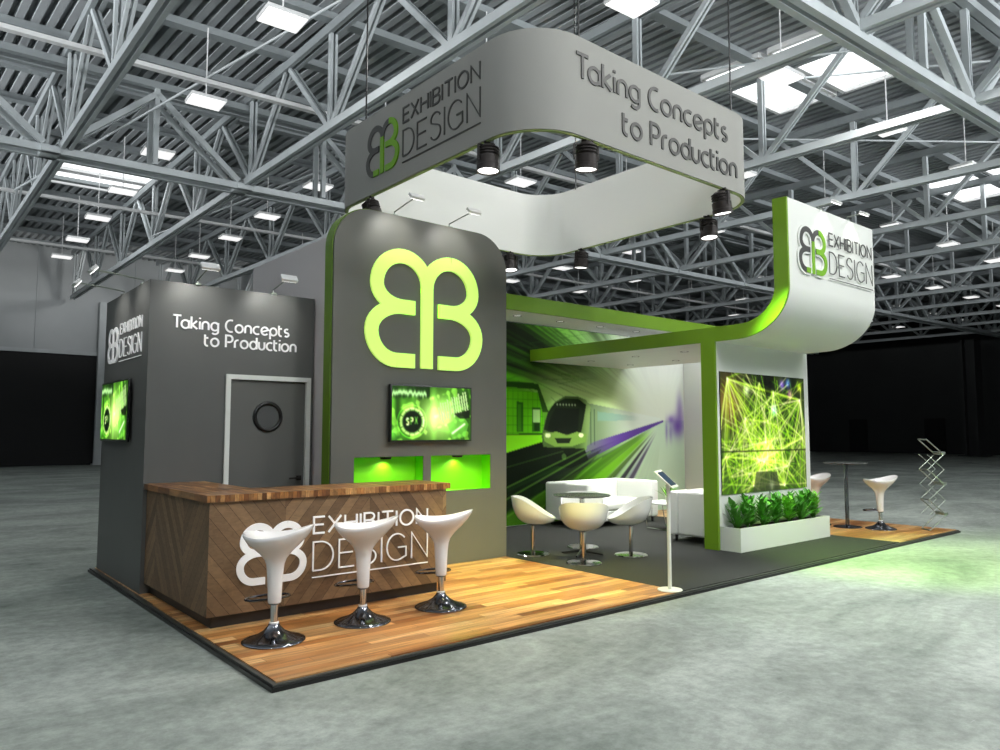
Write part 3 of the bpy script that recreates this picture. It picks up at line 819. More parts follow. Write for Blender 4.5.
m = MB(); m.box(1.645, SY0-.002, 1.07, 1.70, SY0+.012, 1.12); m.tube([(1.67, SY0-.004, 1.098), (1.67, SY0-.05, 1.098), (1.54, SY0-.05, 1.094)], .010, 8); m.build('door_handle', 'spot', dr)
F = front(SY0)
write('Taking Concepts', ROUND, .28, 1.525, 2.642, .142, .018, F, 'lettering', 'letter_white', st, label='words Taking Concepts')
write('to Production', ROUND, .60, 1.61, 2.478, .142, .018, F, 'lettering', 'letter_white', st, label='words to Production')
F = left(SX0)
brand(-4.93, 2.37, .40, F, st, 'letter_white', one='letter_white', sx=.93)

def television(name, label, f, u0, u1, v0, v1, loc, img, depth=.07):
    t = thing(name, label, 'television', loc)
    m = MB(); m.prism([(u0,v0),(u1,v0),(u1,v1),(u0,v1)], f, .02, depth); m.build('casing', 'black', t, bevel=.006)
    m = MB(); m.prism([(u0+.25,v0+.15),(u1-.25,v0+.15),(u1-.25,v1-.15),(u0+.25,v1-.15)], f, .0, .02); m.build('wall_bracket', 'black', t)
    picture_panel('screen', 'tv', t, img, f, u0+.018, u1-.018, v0+.022, v1-.018, depth+.0015)
    return t
dial = dial_picture()
television('television', 'wall television with green dial picture on the logo tower', front(2.69), 2.43, 3.57, 1.487, 2.137, (3.03, 2.65, 1.487), dial)
television('television', 'television with bright green picture on the left side of the storeroom', left(SX0), -4.94, -3.78, 1.50, 2.150, (0, 4.4, 1.5), dial, .05)

# ---------------- grey side wall behind the storeroom
m = MB(); m.box(1.84, 3.0, HP, 1.93, 5.19, 3.79)
tag(m.build('side_panel', 'side_grey'), 'tall light grey panel wall between storeroom and logo tower', 'wall panel')

# ---------------- logo tower (rounded slab with two niches)
YL = 2.6935; YB = 2.88
def rounded_top(x0, x1, z0, z1, r):
    return [(x0, z0), (x1, z0)] + arc(x1-r, z1-r, r, r, 0, 90, 14) + arc(x0+r, z1-r, r, r, 90, 180, 14)
lt = thing('logo_tower', 'tall grey rounded wall with large lime twin-loop logo', 'feature wall', (2.96, YL, HP))
X0, X1, ZT_ = 1.75, 4.182, 4.085
def slab_with_niches(poly, y0, y1, holes, name, mt, parent):
    mm = MB(); mm.prism(poly, lambda u, v, d: (u, d, v), y0, y1); o = mm.build(name, mt, parent)
    tmp = []
    for (hx0, hx1, hz0, hz1, dep) in holes:
        c = MB(); c.box(hx0, y0-.1, hz0, hx1, y0+dep, hz1); co = c.build('cut', mt, None); tmp.append(co)
        md = o.modifiers.new('b', 'BOOLEAN'); md.operation = 'DIFFERENCE'; md.object = co; md.solver = 'EXACT'
    bpy.context.view_layer.update()
    me = bpy.data.meshes.new_from_object(o.evaluated_get(bpy.context.evaluated_depsgraph_get()))
    o.modifiers.clear(); old = o.data; o.data = me; me.name = name; bpy.data.meshes.remove(old)
    for c in tmp:
        cm = c.data; bpy.data.objects.remove(c); bpy.data.meshes.remove(cm)
    return o
NI = [(2.025, 2.925, .905, 1.325, .17), (3.03, 3.925, .905, 1.325, .17)]
slab_with_niches(rounded_top(X0+.0, X1, HP, ZT_, .46), YL, YL+.186, NI, 'wall_face', 'wall_grey', lt)
# green rim: a band wrapped round the slab just behind its face
outer = rounded_top(X0-.012, X1+.012, HP, ZT_+.012, .47); inner = rounded_top(X0+.06, X1-.06, HP, ZT_-.06, .42)
m = MB(); n = len(outer)
vs = [(u, YL+.03, v) for u, v in outer]+[(u, YB, v) for u, v in outer]
m.add(vs, [tuple(range(n, 2*n))]+[(i, (i+1) % n, (i+1) % n+n, i+n) for i in range(n) if i != 0])
m.add([(u, YL+.03, v) for u, v in outer]+[(u, YL+.03, v) for u, v in inner], [(i, i+n, (i+1) % n+n, (i+1) % n) for i in range(n) if i != 0])
m.build('green_edge', 'dgreen', lt, label='olive green rim round the slab')
for hx0, hx1, hz0, hz1, dep in NI:
    m = MB(); e = .004
    y0, y1 = YL+.004, YL+dep-.004
    m.add([(hx0+e,y0,hz0+e),(hx1-e,y0,hz0+e),(hx1-e,y0,hz1-e),(hx0+e,y0,hz1-e),(hx0+e,y1,hz0+e),(hx1-e,y1,hz0+e),(hx1-e,y1,hz1-e),(hx0+e,y1,hz1-e)],
          [(4,5,6,7),(0,1,5,4),(1,2,6,5),(2,3,7,6),(3,0,4,7)])
    nl = m.build('niche', 'niche', lt, label='lime green lit display niche')
    cx = (hx0+hx1)/2
    m = MB(); m.lathe([(.0,hz1-.030),(.06,hz1-.030),(.066,hz1-.012),(.066,hz1-.005)], 20, (cx, YL+.09, 0)); m.build('niche_lamp', 'black', nl)
    light('SPOT', 'niche_light', (cx, YL+.09, hz1-.034), 6, (.95, 1, .7), (cx, YL+.12, hz0), .03, 2.6, .6)
m = MB()
for i, k in enumerate(['Lu','Ll','Lb','St','Ru1','Ru2','Rl']):
    m.ribbon([(2.945+x*1.362, 2.335+y*1.362) for x, y in MK[k]], .163, front(YL), .002, .03+i*.0005)
m.build('logo_mark', 'lime', lt, label='large lime twin-loop logo')

# ---------------- slim arm lights
def arm_light(base, head, label, aim, power, mt='lampbody'):
    base, head = V(base), V(head)
    t = thing('arm_light', label, 'display light', tuple(base), None)
    m = MB(); m.tube([base, base+V((0,0,.05)), base.lerp(head, .5)+V((0,0,.03)), head], .008, 8)
    m.box(base.x-.03, base.y-.03, base.z-.02, base.x+.03, base.y+.03, base.z+.015); m.build('arm', 'acrylic', t)
    d = (V(aim)-head).normalized(); side = V((1,0,0)) if abs(head.y-base.y) > abs(head.x-base.x) else V((0,1,0))
    m = MB(); m.bar(head-side*.09, head+side*.09, .075, .035, side=d); h_ = m.build('lamp_head', mt, t, bevel=.006)
    m = MB(); m.bar(head-side*.08+d*.02, head+side*.08+d*.02, .06, .006, side=d); m.build('lens', 'lens', h_)
    light('SPOT', 'arm_light_beam', tuple(head+d*.04), power, (1, .98, .93), aim, .04, math.radians(95), .9)
arm_light((2.53, YL+.05, 4.085), (2.49, 2.22, 4.18), 'small arm light over the left loop of the tower logo', (2.49, YL, 3.72), 20)
arm_light((3.31, YL+.05, 4.085), (3.285, 2.22, 4.17), 'small arm light over the right loop of the tower logo', (3.285, YL, 3.72), 20)
arm_light((.53, SY0+.03, SZ), (.487, 2.82, 3.215), 'small arm light over the word Taking on the storeroom', (.49, SY0, 2.86), 15)
arm_light((1.34, SY0+.03, SZ), (1.30, 2.82, 3.205), 'small arm light over the word Concepts on the storeroom', (1.30, SY0, 2.86), 15)
arm_light((SX0+.03, 4.45, SZ), (-.40, 4.30, 3.17), 'rear arm light reaching out over the storeroom side', (SX0, 4.35, 2.80), 14)
arm_light((SX0+.03, 3.65, SZ), (-.40, 3.54, 3.185), 'front arm light reaching out over the storeroom side', (SX0, 3.58, 2.80), 14)

# ---------------- mural wall
mw = thing('mural_wall', 'back wall printed with a green train in a tunnel', 'mural wall', (6.4, 4.92, HP))
m = MB(); m.box(1.94, 4.93, HP, 10.95, 5.05, 3.45); m.build('wall_panel', 'white', mw)
picture_panel('mural', 'mural', mw, train_mural(5.2, 10.93, HP+.005, 3.45), front(4.928), 5.2, 10.93, HP+.005, 3.45, .004)
# ---------------- white return wall at the right end
m = MB(); m.box(10.955, 2.42, HP, 11.03, 5.05, 3.1)
tag(m.build('return_wall', 'white'), 'plain white wall closing the lounge at the right', 'wall panel')

# ---------------- lower canopy: a ribbon that runs forward and sweeps up into the sign
def ribbon_profile():
    o = [(4.92, 3.0), (.36+.45, 3.0)] + arc(.36+.45, 3.0+.45-.0, .45, .45, 270, 180, 12)   # upper/inner side (y,z)
    o = [(4.92, 3.005)] + arc(.36+.52, 3.005+.42, .52, .42, 270, 180, 14) + [(.36, 4.545)]
    i = [(.17, 4.53)] + arc(.17+.75, 2.81+.62, .75, .62, 180, 270, 18) + [(4.92, 2.81)]
    return o+i
can = thing('canopy', 'lower canopy sweeping up into a tall white sign', 'canopy', (6.625, 1.3, HP+2.8))
prof = ribbon_profile(); n = len(prof)
m = MB(); m.prism(prof, lambda u, v, d: (d, u, v), 6.65, 9.02); m.build('canopy_skin', 'white', can, smooth=True, angle=.5)
m = MB(); m.prism(prof, lambda u, v, d: (d, u, v), 6.615, 6.65); m.build('green_edge', 'green', can, label='apple green end profile')
F = front(.17)
# white halo plate behind the mark, then mark and lettering
m = MB()
for i, k in enumerate(['Lu','Ll','Lb','St','Ru1','Ru2','Rl']):
    m.ribbon([(6.845+.607*.60+x*.60, 3.625+y*.60) for x, y in MK[k]], MW*.60*1.75, F, .001, .022+i*.0004)
m.build('logo_backing', 'white', can, label='white outline behind the mark')
brand(6.845, 3.625, .60, F, can, 'ink', two=('ink', 'ink_green'), d=(.02, .027), sx=.89)
def downlight(parent, x, y, z, power=0):
    m = MB(); m.lathe([(.052, z-.002), (.062, z-.006), (.062, z+.004)], 24, (x, y, 0)); o = m.build('downlight', 'downring', parent, smooth=True)
    m = MB(); m.lathe([(.0, z-.003), (.046, z-.003), (.046, z+.002)], 20, (x, y, 0)); m.build('lens', 'downlens', o)
    if power: light('SPOT', 'downlight_beam', (x, y, z-.02), power, (1, 1, .94), (x, y, 0), .05, math.radians(110), .7)
for x, y in ((7.37, 4.2), (7.37, 3.23), (7.35, 2.27), (8.45, 4.25), (8.42, 3.23), (8.40, 2.27)):
    downlight(can, x, y, 2.81, 120)
# two small lamps clipped on the sign top
for x in (7.55, 8.35):
    arm_light((x, .22, 4.55), (x, -.02, 4.60), 'small arm light on the top edge of the white sign, %s' % ('left' if x < 8 else 'right'), (x, .17, 4.25), 10)
# ---------------- upper canopy behind it
uc = thing('canopy', 'upper canopy strip from logo tower with green fascia', 'canopy', (6.6, 2.9, 3.18))
m = MB(); m.box(4.19, 2.74, 3.185, 9.02, 3.52, 3.375); m.build('canopy_skin', 'white', uc)
m = MB(); m.box(4.19, 2.70, 3.18, 9.02, 2.74, 3.38); m.build('fascia', 'green', uc, label='apple green fascia')
for x in (4.70, 5.52, 6.36, 7.2): downlight(uc, x, 3.07, 3.185, 60 if x < 6 else 0)
# ---------------- pier with video wall
pr = thing('video_pier', 'white pier wall with green edge carrying the video wall', 'feature wall', (7.8, 1.35, HP))
m = MB(); m.box(6.65, 1.256, HP, 9.085, 1.46, 2.81); m.build('wall_panel', 'white', pr)
m = MB(); m.box(6.61, 1.25, HP, 6.65, 1.465, 2.83); m.build('green_edge', 'green', pr, label='apple green edge strip')
vw = thing('video_wall', 'large lit video wall of lime light trails', 'screen', (7.8, 1.25, .76))
m = MB(); m.box(6.711, 1.244, .765, 8.939, 1.256, 2.415); m.build('bezel', 'black', vw)
picture_panel('screen', 'vwall', vw, fibre_picture(190, 142), front(1.243), 6.712, 8.938, .766, 2.414, .0015)

# ---------------- planter and plants
pl = thing('planter', 'long white planter box under the video wall', 'planter', (7.8, 1.1, HP))
m = MB()
x0, x1, y0, y1, z1 = 6.66, 9.03, .95, 1.252, .355
m.box(x0, y0, HP, x1, y0+.02, z1); m.box(x0, y1-.02, HP, x1, y1, z1); m.box(x0, y0+.02, HP, x0+.02, y1-.02, z1); m.box(x1-.02, y0+.02, HP, x1, y1-.02, z1)
m.build('trough', 'white', pl)
m = MB(); m.box(x0+.02, y0+.02, HP, x1-.02, y1-.02, z1-.03); m.build('soil', 'soil', pl)
def leaf(mb, base, az, el, L, w, bend=.5):
    pts = []; p = V(base); d = V((math.cos(az)*math.cos(el), math.sin(az)*math.cos(el), math.sin(el)))
    side = V((-math.sin(az), math.cos(az), 0)); n_ = 5; rows = []
    for i in range(n_+1):
        t = i/n_; ww = w*math.sin(PI*min(1, .12+t*.88))**.7*(1-t*.15) if i < n_ else .002
        rows.append((p.copy(), ww)); e2 = el-bend*t
        d = V((math.cos(az)*math.cos(e2), math.sin(az)*math.cos(e2), math.sin(e2))); p = p+d*L/n_
    vs = []
    for q, ww in rows: vs += [q-side*ww/2, q+V((0,0,-ww*.18)), q+side*ww/2]
    fs = []
    for i in range(n_): fs += [(3*i, 3*i+1, 3*i+4, 3*i+3), (3*i+1, 3*i+2, 3*i+5, 3*i+4)]
    mb.add(vs, fs)
def make_plant(seed, mt, h=.40, fan=False):
    r = random.Random(seed)
    t = thing('leafy_plant', 'leafy plant', 'plant', (0, 0, 0))
    mb = MB(); st_ = []
    if fan:
        for i in range(26):
            leaf(mb, (r.uniform(-.02,.02), r.uniform(-.02,.02), 0), r.random()*6.28, r.uniform(.55, 1.45), r.uniform(.22, h), .030, .35)
        st_.append(V((0,0,h*.3)))
    for s_ in range(2 if fan else 5):
        az0 = r.random()*6.28; lean = r.uniform(.12, .55); top = V((math.cos(az0)*lean*h*.5, math.sin(az0)*lean*h*.38, h*r.uniform(.6, .92))); st_.append(top)
        for i in range(12):
            f_ = .12+.88*i/11; base = top*f_
            leaf(mb, base, az0+i*2.4+r.random()*.4, r.uniform(.5, .9)+.45*f_, r.uniform(.11, .16)*(1.15-.4*f_), .058, .6)
    mb.build('foliage', mt, t, smooth=True, angle=3)
    mb = MB()
    for q in st_: mb.tube([(0,0,-.02), tuple(q*.95)], .005, 6)
    mb.build('stem', 'leaf', t)
    return t
protos = [make_plant(3, 'leaf', .40, True), make_plant(8, 'leaf', .42), make_plant(15, 'leaf2', .36)]
np_ = 13; used = [False]*3
for i in range(np_):
    j = 0 if i == 0 else (1, 1, 2, 1, 0)[i % 5] if i > 3 else 1
    x = 6.84+i*(2.08/(np_-1)); y = 1.09+.03*(-1)**i; rz = i*1.3
    if i == 0: lab = 'dark leafy plant at the left end of the planter'
    elif i == np_-1: lab = 'leafy plant at the right end of the planter'
    else: lab = 'leafy green plant, %s from the left end of the planter row' % ORD[i]
    src = protos[j]
    if not used[j]:
        used[j] = True; src.location = (x, y, .325); src.rotation_euler = (0,0,rz); src['label'] = lab; src['group'] = 'leafy plants in the planter'
    else: copy_tree(src, None, (x, y, .325), rz, lab, 'leafy plants in the planter')

# ---------------- hanging banner
BX0, BX1, BY0, BY1, BZ0, BZ1, BR = 2.36, 6.15, .20, 4.07, 4.366, 5.325, .58
def rrect(x0, x1, y0, y1, r, n=14):
    return arc(x1-r, y1-r, r, r, 0, 90, n)+arc(x0+r, y1-r, r, r, 90, 180, n)+arc(x0+r, y0+r, r, r, 180, 270, n)+arc(x1-r, y0+r, r, r, 270, 360, n)
bn = thing('hanging_banner', 'large grey rounded square banner ring hung above the stand', 'banner', (4.25, 2.1, BZ0))
def ringwall(x0, x1, y0, y1, r, t_, z0, z1):
    o = rrect(x0, x1, y0, y1, r); i = rrect(x0+t_, x1-t_, y0+t_, y1-t_, r-t_); n = len(o); mm = MB()
    vs = [(x,y,z0) for x,y in o]+[(x,y,z1) for x,y in o]+[(x,y,z0) for x,y in i]+[(x,y,z1) for x,y in i]
    fs = []
    for k in range(n):
        l = (k+1) % n
        fs += [(k,l,n+l,n+k), (2*n+l,2*n+k,3*n+k,3*n+l), (l,k,2*n+k,2*n+l), (n+k,n+l,3*n+l,3*n+k)]
    return mm.add(vs, fs)
ringwall(BX0, BX1, BY0, BY1, BR, .03, BZ0, BZ1).build('outer_skin', 'banner_grey', bn, smooth=True, angle=.5)
ringwall(BX0+.031, BX1-.031, BY0+.031, BY1-.031, BR-.031, .02, BZ0-.0, BZ1).build('inner_lining', 'banner_in', bn, smooth=True, angle=.5, label='white inner lining')
ringwall(BX0+.01, BX1-.01, BY0+.01, BY1-.01, BR-.01, .035, BZ0-.012, BZ0-.001).build('bottom_rail', 'rail_green', bn, smooth=True, angle=.5)
F = front(BY0)
write('Taking Concepts', ROUND, 2.905, 5.40, 4.905, .265, .034, F, 'lettering', 'ink', bn, label='words Taking Concepts')
write('to Production', ROUND, 3.56, 5.575, 4.52, .265, .034, F, 'lettering', 'ink', bn, label='words to Production')
F = left(BX0)
brand(-3.10, 4.555, .60, F, bn, 'ink', two=('ink', 'ink_green'), sx=.965)
for i, (x, y) in enumerate(((2.5, 3.6), (3.35, .24), (5.85, .52), (5.6, 3.9), (2.5, 1.0), (5.3, .24))):
    pass
for x, y in ((3.0, .24), (2.40, 3.2), (5.55, .24), (6.1, 3.3)):
    m = MB(); m.tube([(x, y, BZ1-.02), (x, y, 10.3)], .010, 6); m.build('suspension_cable', 'black', bn, label='thin black hanging cable')
m = MB(); m.tube([(3.6, 1.9, 4.3), (3.6, 1.9, 10.3)], .01, 6)

# ---------------- theatre spotlights clamped beneath the banner
def spotlight(x, y, label, aim, power, color=(1,1,1), lz=4.35, spot=70):
    t = thing('spotlight', label, 'spotlight', (x, y, lz), None)
    da = (V(aim)-V((x, y, lz-.17))).normalized(); d = (da*.3+V((0,0,-1))).normalized()
    hx = V((d.y, -d.x, 0)).normalized() if abs(d.x)+abs(d.y) > .05 else V((1,0,0))
    c = V((x, y, lz-.17))
    m = MB()                                                      # yoke
    for s_ in (-1, 1): m.bar(c+hx*.122*s_+V((0,0,-.02)), c+hx*.122*s_+V((0,0,.13)), .028, .008, side=hx)
    m.bar(c+hx*-.109+V((0,0,.13)), c+hx*.109+V((0,0,.13)), .028, .008); m.build('yoke', 'spot', t)
    m = MB(); m.tube([c+V((0,0,.13)), c+V((0,0,.19))], .016, 10); m.tube([c+V((0,0,.165))-hx*.05, c+V((0,0,.165))+hx*.07], .014, 8); m.build('clamp', 'spot', t)
    q = d.to_track_quat('Z', 'Y').to_matrix()
    mb = MB(); mb.lathe([(.0,-.15),(.055,-.15),(.075,-.13),(.08,-.10),(.08,-.03),(.094,-.02),(.094,.06),(.098,.065),(.098,.12),(.09,.12),(.088,.085)], 24)
    for k in range(3): mb.lathe([(.088,-.12+k*.03),(.092,-.118+k*.03),(.092,-.108+k*.03),(.088,-.106+k*.03)], 24)
    mb.v = [tuple(q @ V((p[0]*1.14, p[1]*1.14, p[2]*.95))+c) for p in mb.v]; hd = mb.build('lamp_body', 'spot', t, smooth=True)
    mb = MB(); mb.lathe([(.0,.086),(.088,.086),(.088,.092),(.0,.094)], 24); mb.v = [tuple(q @ V((p[0]*1.14, p[1]*1.14, p[2]*.95+.012))+c) for p in mb.v]; mb.build('lens', 'lens', hd)
    light('SPOT', 'spotlight_beam', tuple(c+d*.13), power, color, aim, .08, math.radians(spot), .7)
SW = (1, .98, .92)
spotlight(2.40, .86, 'black spotlight under the banner corner, left of the front edge', (1.8, .6, 0), 420, (1, .90, .72), spot=62)
spotlight(3.08, .23, 'black spotlight under the banner front edge below the word Taking', (3.7, 1.6, 0), 1250, (1, .97, .24), spot=54)
spotlight(5.30, .23, 'black spotlight under the right end of the banner front edge', (8.3, -.6, 0), 2600, (.58, 1, .22), spot=58)
spotlight(6.10, .95, 'black spotlight behind the banner right corner', (5.3, -1.1, 0), 1000, (.93, 1, .88), spot=52)
spotlight(6.10, 3.20, 'black spotlight under the right rear side of the banner', (6.0, 4.6, .2), 70, SW, spot=50)
spotlight(5.40, 4.03, 'black spotlight under the rear edge of the banner', (4.6, 1.2, 0), 420, (.9, 1, .8), spot=60)
spotlight(2.42, 3.05, 'black spotlight half hidden behind the tower top left corner', (3.4, 1.6, 5.0), 60, SW)

# ---------------- reception counter (front run with a left return)
ct = thing('reception_counter', 'L-shaped wooden counter with chevron front and butcher block top', 'counter', (.1, 1.5, HP))
m = MB(); CZ = 1.045
m.box(.105, 1.515, .15, 2.40, 2.05, CZ); m.box(.105, 2.05, .15, .62, 3.285, CZ); m.build('counter_body', 'chevron', ct)
m = MB(); m.box(.16, 1.58, HP, 2.34, 2.0, .15); m.box(.16, 2.0, HP, .57, 3.285, .15); m.build('plinth', 'plinth', ct)
m = MB(); top = [(.075, 1.485), (2.43, 1.485), (2.43, 2.08), (.65, 2.08), (.65, 3.287), (.075, 3.287)]
m.prism(top, lambda u, v, d: (u, v, d), CZ, 1.10); m.build('worktop', 'block', ct)
F = front(1.515)
brand(.325, .355, .50, F, ct, 'letter_white', one='letter_white')

# ---------------- bar stools
def make_stool(label):
    t = thing('bar_stool', label, 'stool', (0, 0, 0))
    m = MB(); m.lathe([(0,0),(.225,0),(.232,.006),(.228,.014),(.19,.026),(.13,.045),(.08,.075),(.05,.105),(.036,.128),(0,.128)], 40); m.build('base', 'basechrome', t, smooth=True, angle=.9)
    m = MB(); m.lathe([(.028,.126),(.028,.29)], 20); m.build('gas_lift', 'chrome', t, smooth=True)
    m = MB(); m.lathe([(.036,.126),(.037,.138),(.029,.142)], 20); m.build('collar', 'abs', t, smooth=True)
    def lip(p, i, a):
        # saddle: high at the back (+x) and a little at the front, low at both flanks
        k = max(0, (i-2)/9) if i <= 11 else max(0, (22-i)/9)
        r = math.hypot(p.x, p.y)
        rise = (.028*math.cos(a)+.024*math.cos(2*a))*(r/.25)**2
        q = 1+.08*math.cos(a)*(r/.25)
        return (p.x*q, p.y*(.86 if r > .1 else 1-.14*(r/.1)), p.z+rise)
    m = MB(); prof = [(.044,.275),(.050,.285),(.054,.40),(.060,.50),(.067,.56),(.082,.60),(.120,.645),(.175,.69),(.225,.735),(.256,.778),(.262,.800),(.254,.806),(.232,.785),(.19,.75),(.13,.73),(.06,.722),(.0,.72)]
    m.lathe(prof, 48, mod=lip); m.build('seat', 'abs', t, smooth=True, angle=1.5)
    m = MB(); m.lathe([(.0,.560),(.012,.560),(.012,.566),(.0,.568)], 12)
    m.v = [(.062+z-.56, x, .60+y) for x, y, z in m.v]; m.build('bolt_cap', 'abs', t)
    # footrest: a flattened loop reaching forwards (-x)
    pts = [(-.02, .035, .30)] + [(-.15+.095*math.cos(a), .17*math.sin(a), .29) for a in [math.radians(x) for x in range(60, 301, 20)]] + [(-.02, -.035, .30)]
    ca, sa = math.cos(-.95), math.sin(-.95); pts = [(x*ca-y*sa, x*sa+y*ca, z) for x, y, z in pts]
    m = MB(); m.tube(pts, .010, 10); m.lathe([(.030,.265),(.044,.270),(.044,.31),(.030,.315)], 20); m.build('footrest', 'basechrome', t, smooth=True)
    return t
CR = -.697            # the direction that faces right in the picture
s0 = make_stool('white bar stool in front of the counter logo, leftmost of three')
s0.location = (.404, .93, HP); s0.rotation_euler = (0, 0, CR); s0['group'] = 'white bar stools at the counter'
copy_tree(s0, None, (1.189, .995, HP), CR+.05, 'white bar stool in front of the word DESIGN, middle of three')
copy_tree(s0, None, (1.983, 1.01, HP), CR-.05, 'white bar stool at the right end of the wooden counter')
copy_tree(s0, None, (10.488, .84, HP), CR+.05, 'white bar stool right of the tall bar table, by the brochure stand', 'white bar stools at the right end')
copy_tree(s0, None, (10.26, 1.79, HP), CR+.4, 'white bar stool half hidden behind the planter, left of bar table', 'white bar stools at the right end')

# ---------------- tall bar table at the right end
tb = thing('bar_table', 'tall round bar table with black top on a chrome pole', 'table', (10.33, 1.30, HP))
c = (10.33, 1.30, HP)
m = MB(); m.lathe([(0,1.03),(.33,1.03),(.34,1.036),(.34,1.046),(.33,1.052),(0,1.052)], 48, c); m.build('tabletop', 'glasstop', tb, smooth=True)
m = MB(); m.lathe([(.032,.03),(.032,1.03)], 20, c); m.build('pole', 'basechrome', tb, smooth=True)
m = MB(); m.lathe([(0,0),(.215,0),(.22,.006),(.20,.014),(.06,.03),(.034,.04),(0,.04)], 40, c); m.build('base', 'basechrome', tb, smooth=True)

# ---------------- lounge table and tub chairs
tb = thing('lounge_table', 'round lounge table with black top between four tub chairs', 'table', (5.01, 2.18, HP))
c = (5.01, 2.18, HP)
m = MB(); m.lathe([(0,.735),(.355,.735),(.365,.741),(.365,.748),(.355,.753),(0,.753)], 48, c); m.build('tabletop', 'glasstop', tb, smooth=True)
m = MB(); m.lathe([(.035,.03),(.035,.70),(.12,.73),(0,.735)], 24, c); m.build('pole', 'chrome', tb, smooth=True)
m = MB()
for k in range(4):
    a = k*PI/2+.5; m.tube([(c[0]+math.cos(a)*.03, c[1]+math.sin(a)*.03, HP+.05), (c[0]+math.cos(a)*.16, c[1]+math.sin(a)*.16, HP+.028), (c[0]+math.cos(a)*.27, c[1]+math.sin(a)*.27, HP+.014)], [.022,.016,.012], 8)
m.build('base', 'black', tb, smooth=True)
def make_tub(label):
    """front is -x... the back of the shell is at +x"""
    t = thing('tub_chair', label, 'chair', (0, 0, 0), 'white tub chairs round the lounge table')
    m = MB(); m.lathe([(0,0),(.205,0),(.21,.004),(.20,.012),(.03,.02),(0,.02)], 40); m.build('base', 'chrome', t, smooth=True)
    m = MB(); m.lathe([(.026,.018),(.026,.36),(.07,.385),(0,.385)], 20); m.build('pole', 'chrome', t, smooth=True)
    # shell: bowl whose rim sweeps from low front to high wrapped back
    n = 48; rings = 12; vs = []; T = .018
    def rim(a):
        c_ = math.cos(a)
        z = .445+.285*smooth_(-1.25, .95, c_)
        r = .29+.012*c_
        return r, z
    def smooth_(e0, e1, x):
        x = max(0, min(1, (x-e0)/(e1-e0))); return x*x*(3-2*x)
    def surf(s_, a, off):
        r, z = rim(a); zb = .375
        rr_ = r*(.93*math.sin(min(1, s_*1.12)*PI/2)**.80+.07*s_**6)*(1-off) if s_ > 0 else 0
        zz = zb+(z-zb)*(1-math.cos(s_*PI/2))**1.02+off*.5*(1-s_)
        return V((rr_*math.cos(a)*1.0-.02, rr_*math.sin(a)*1.02, zz))
    for lay, off in ((0, 0), (1, .065)):
        for i in range(rings+1):
            for j in range(n):
                p = surf(i/rings, 2*PI*j/n, off)
                vs.append(p)
    fs = []; R = (rings+1)*n
    for lay in (0, 1):
        for i in range(rings):
            for j in range(n):
                q = (lay*R+i*n+j, lay*R+i*n+(j+1) % n, lay*R+(i+1)*n+(j+1) % n, lay*R+(i+1)*n+j)
                fs.append(q if lay else q[::-1])
    for j in range(n):
        fs.append((rings*n+j, rings*n+(j+1) % n, R+rings*n+(j+1) % n, R+rings*n+j))
    mb = MB(); mb.add(vs, fs); o = mb.build('shell', 'shell', t, smooth=True, angle=1.2)
    mb = MB(); mb.lathe([(0,.410),(.12,.412),(.15,.425),(.14,.440),(0,.444)], 32); mb.build('seat_pad', 'shell', t, smooth=True)
    return t
def face(x, y):            # +x axis of the chair points away from the table
    return math.atan2(y-2.18, x-5.01)
c0 = make_tub('white tub chair nearest the logo tower, side view facing right')
c0.location = (4.555, 2.608, HP); c0.rotation_euler = (0, 0, face(4.555, 2.608))
copy_tree(c0, None, (4.578, 1.737, HP), face(4.578, 1.737), 'white tub chair with its back to the camera')
copy_tree(c0, None, (5.452, 1.756, HP), face(5.452, 1.756), 'white tub chair right of the lounge table, facing left')
copy_tree(c0, None, (5.464, 2.602, HP), face(5.464, 2.602), 'white tub chair behind the lounge table, mostly hidden')

# ---------------- sofas
def sofa(name, label, cat, x0, x1, y0, y1, z1, facing, arm=.18, legs=True):
    t = thing(name, label, cat, ((x0+x1)/2, (y0+y1)/2, HP))
    z0 = HP+.09
    def bx(n_, a, bv=.035): m = MB(); m.box(*a); return m.build(n_, 'leather', t, bevel=bv, segs=3, angle=1)
    if facing == '-y':
        bx('backrest', (x0+arm, y1-.2, z0, x1-arm, y1, z1)); bx('armrest', (x0, y0, z0, x0+arm, y1, z1)); bx('armrest', (x1-arm, y0, z0, x1, y1, z1))
        bx('seat', (x0+arm, y0+.02, z0, x1-arm, y1-.2, z0+.17)); w_ = (x1-x0-2*arm)/2
        for k in range(2): bx('seat_cushion', (x0+arm+k*w_+.004, y0, z0+.17, x0+arm+(k+1)*w_-.004, y1-.2, z0+.31), .04)
    else:
        bx('backrest', (x0, y0+arm, z0, x0+.2, y1-arm, z1)); bx('armrest', (x0, y0, z0, x1, y0+arm, z1)); bx('armrest', (x0, y1-arm, z0, x1, y1, z1))
        bx('seat', (x0+.2, y0+arm, z0, x1-.02, y1-arm, z0+.17)); bx('seat_cushion', (x0+.2, y0+arm+.004, z0+.17, x1, y1-arm-.004, z0+.31), .04)
    for x in (x0+.08, x1-.08):
        for y in (y0+.08, y1-.08):
            m = MB(); m.lathe([(.02, HP), (.022, z0)], 12, (x, y, 0)); m.build('leg', 'black', t)
    return t
sofa('sofa', 'white leather sofa standing against the mural wall', 'sofa', 6.80, 8.60, 3.78, 4.76, .76, '-y')
sofa('armchair', 'white leather armchair seen from behind beside the green pier', 'armchair', 6.88, 7.70, 1.50, 2.26, .755, '+x', .16)
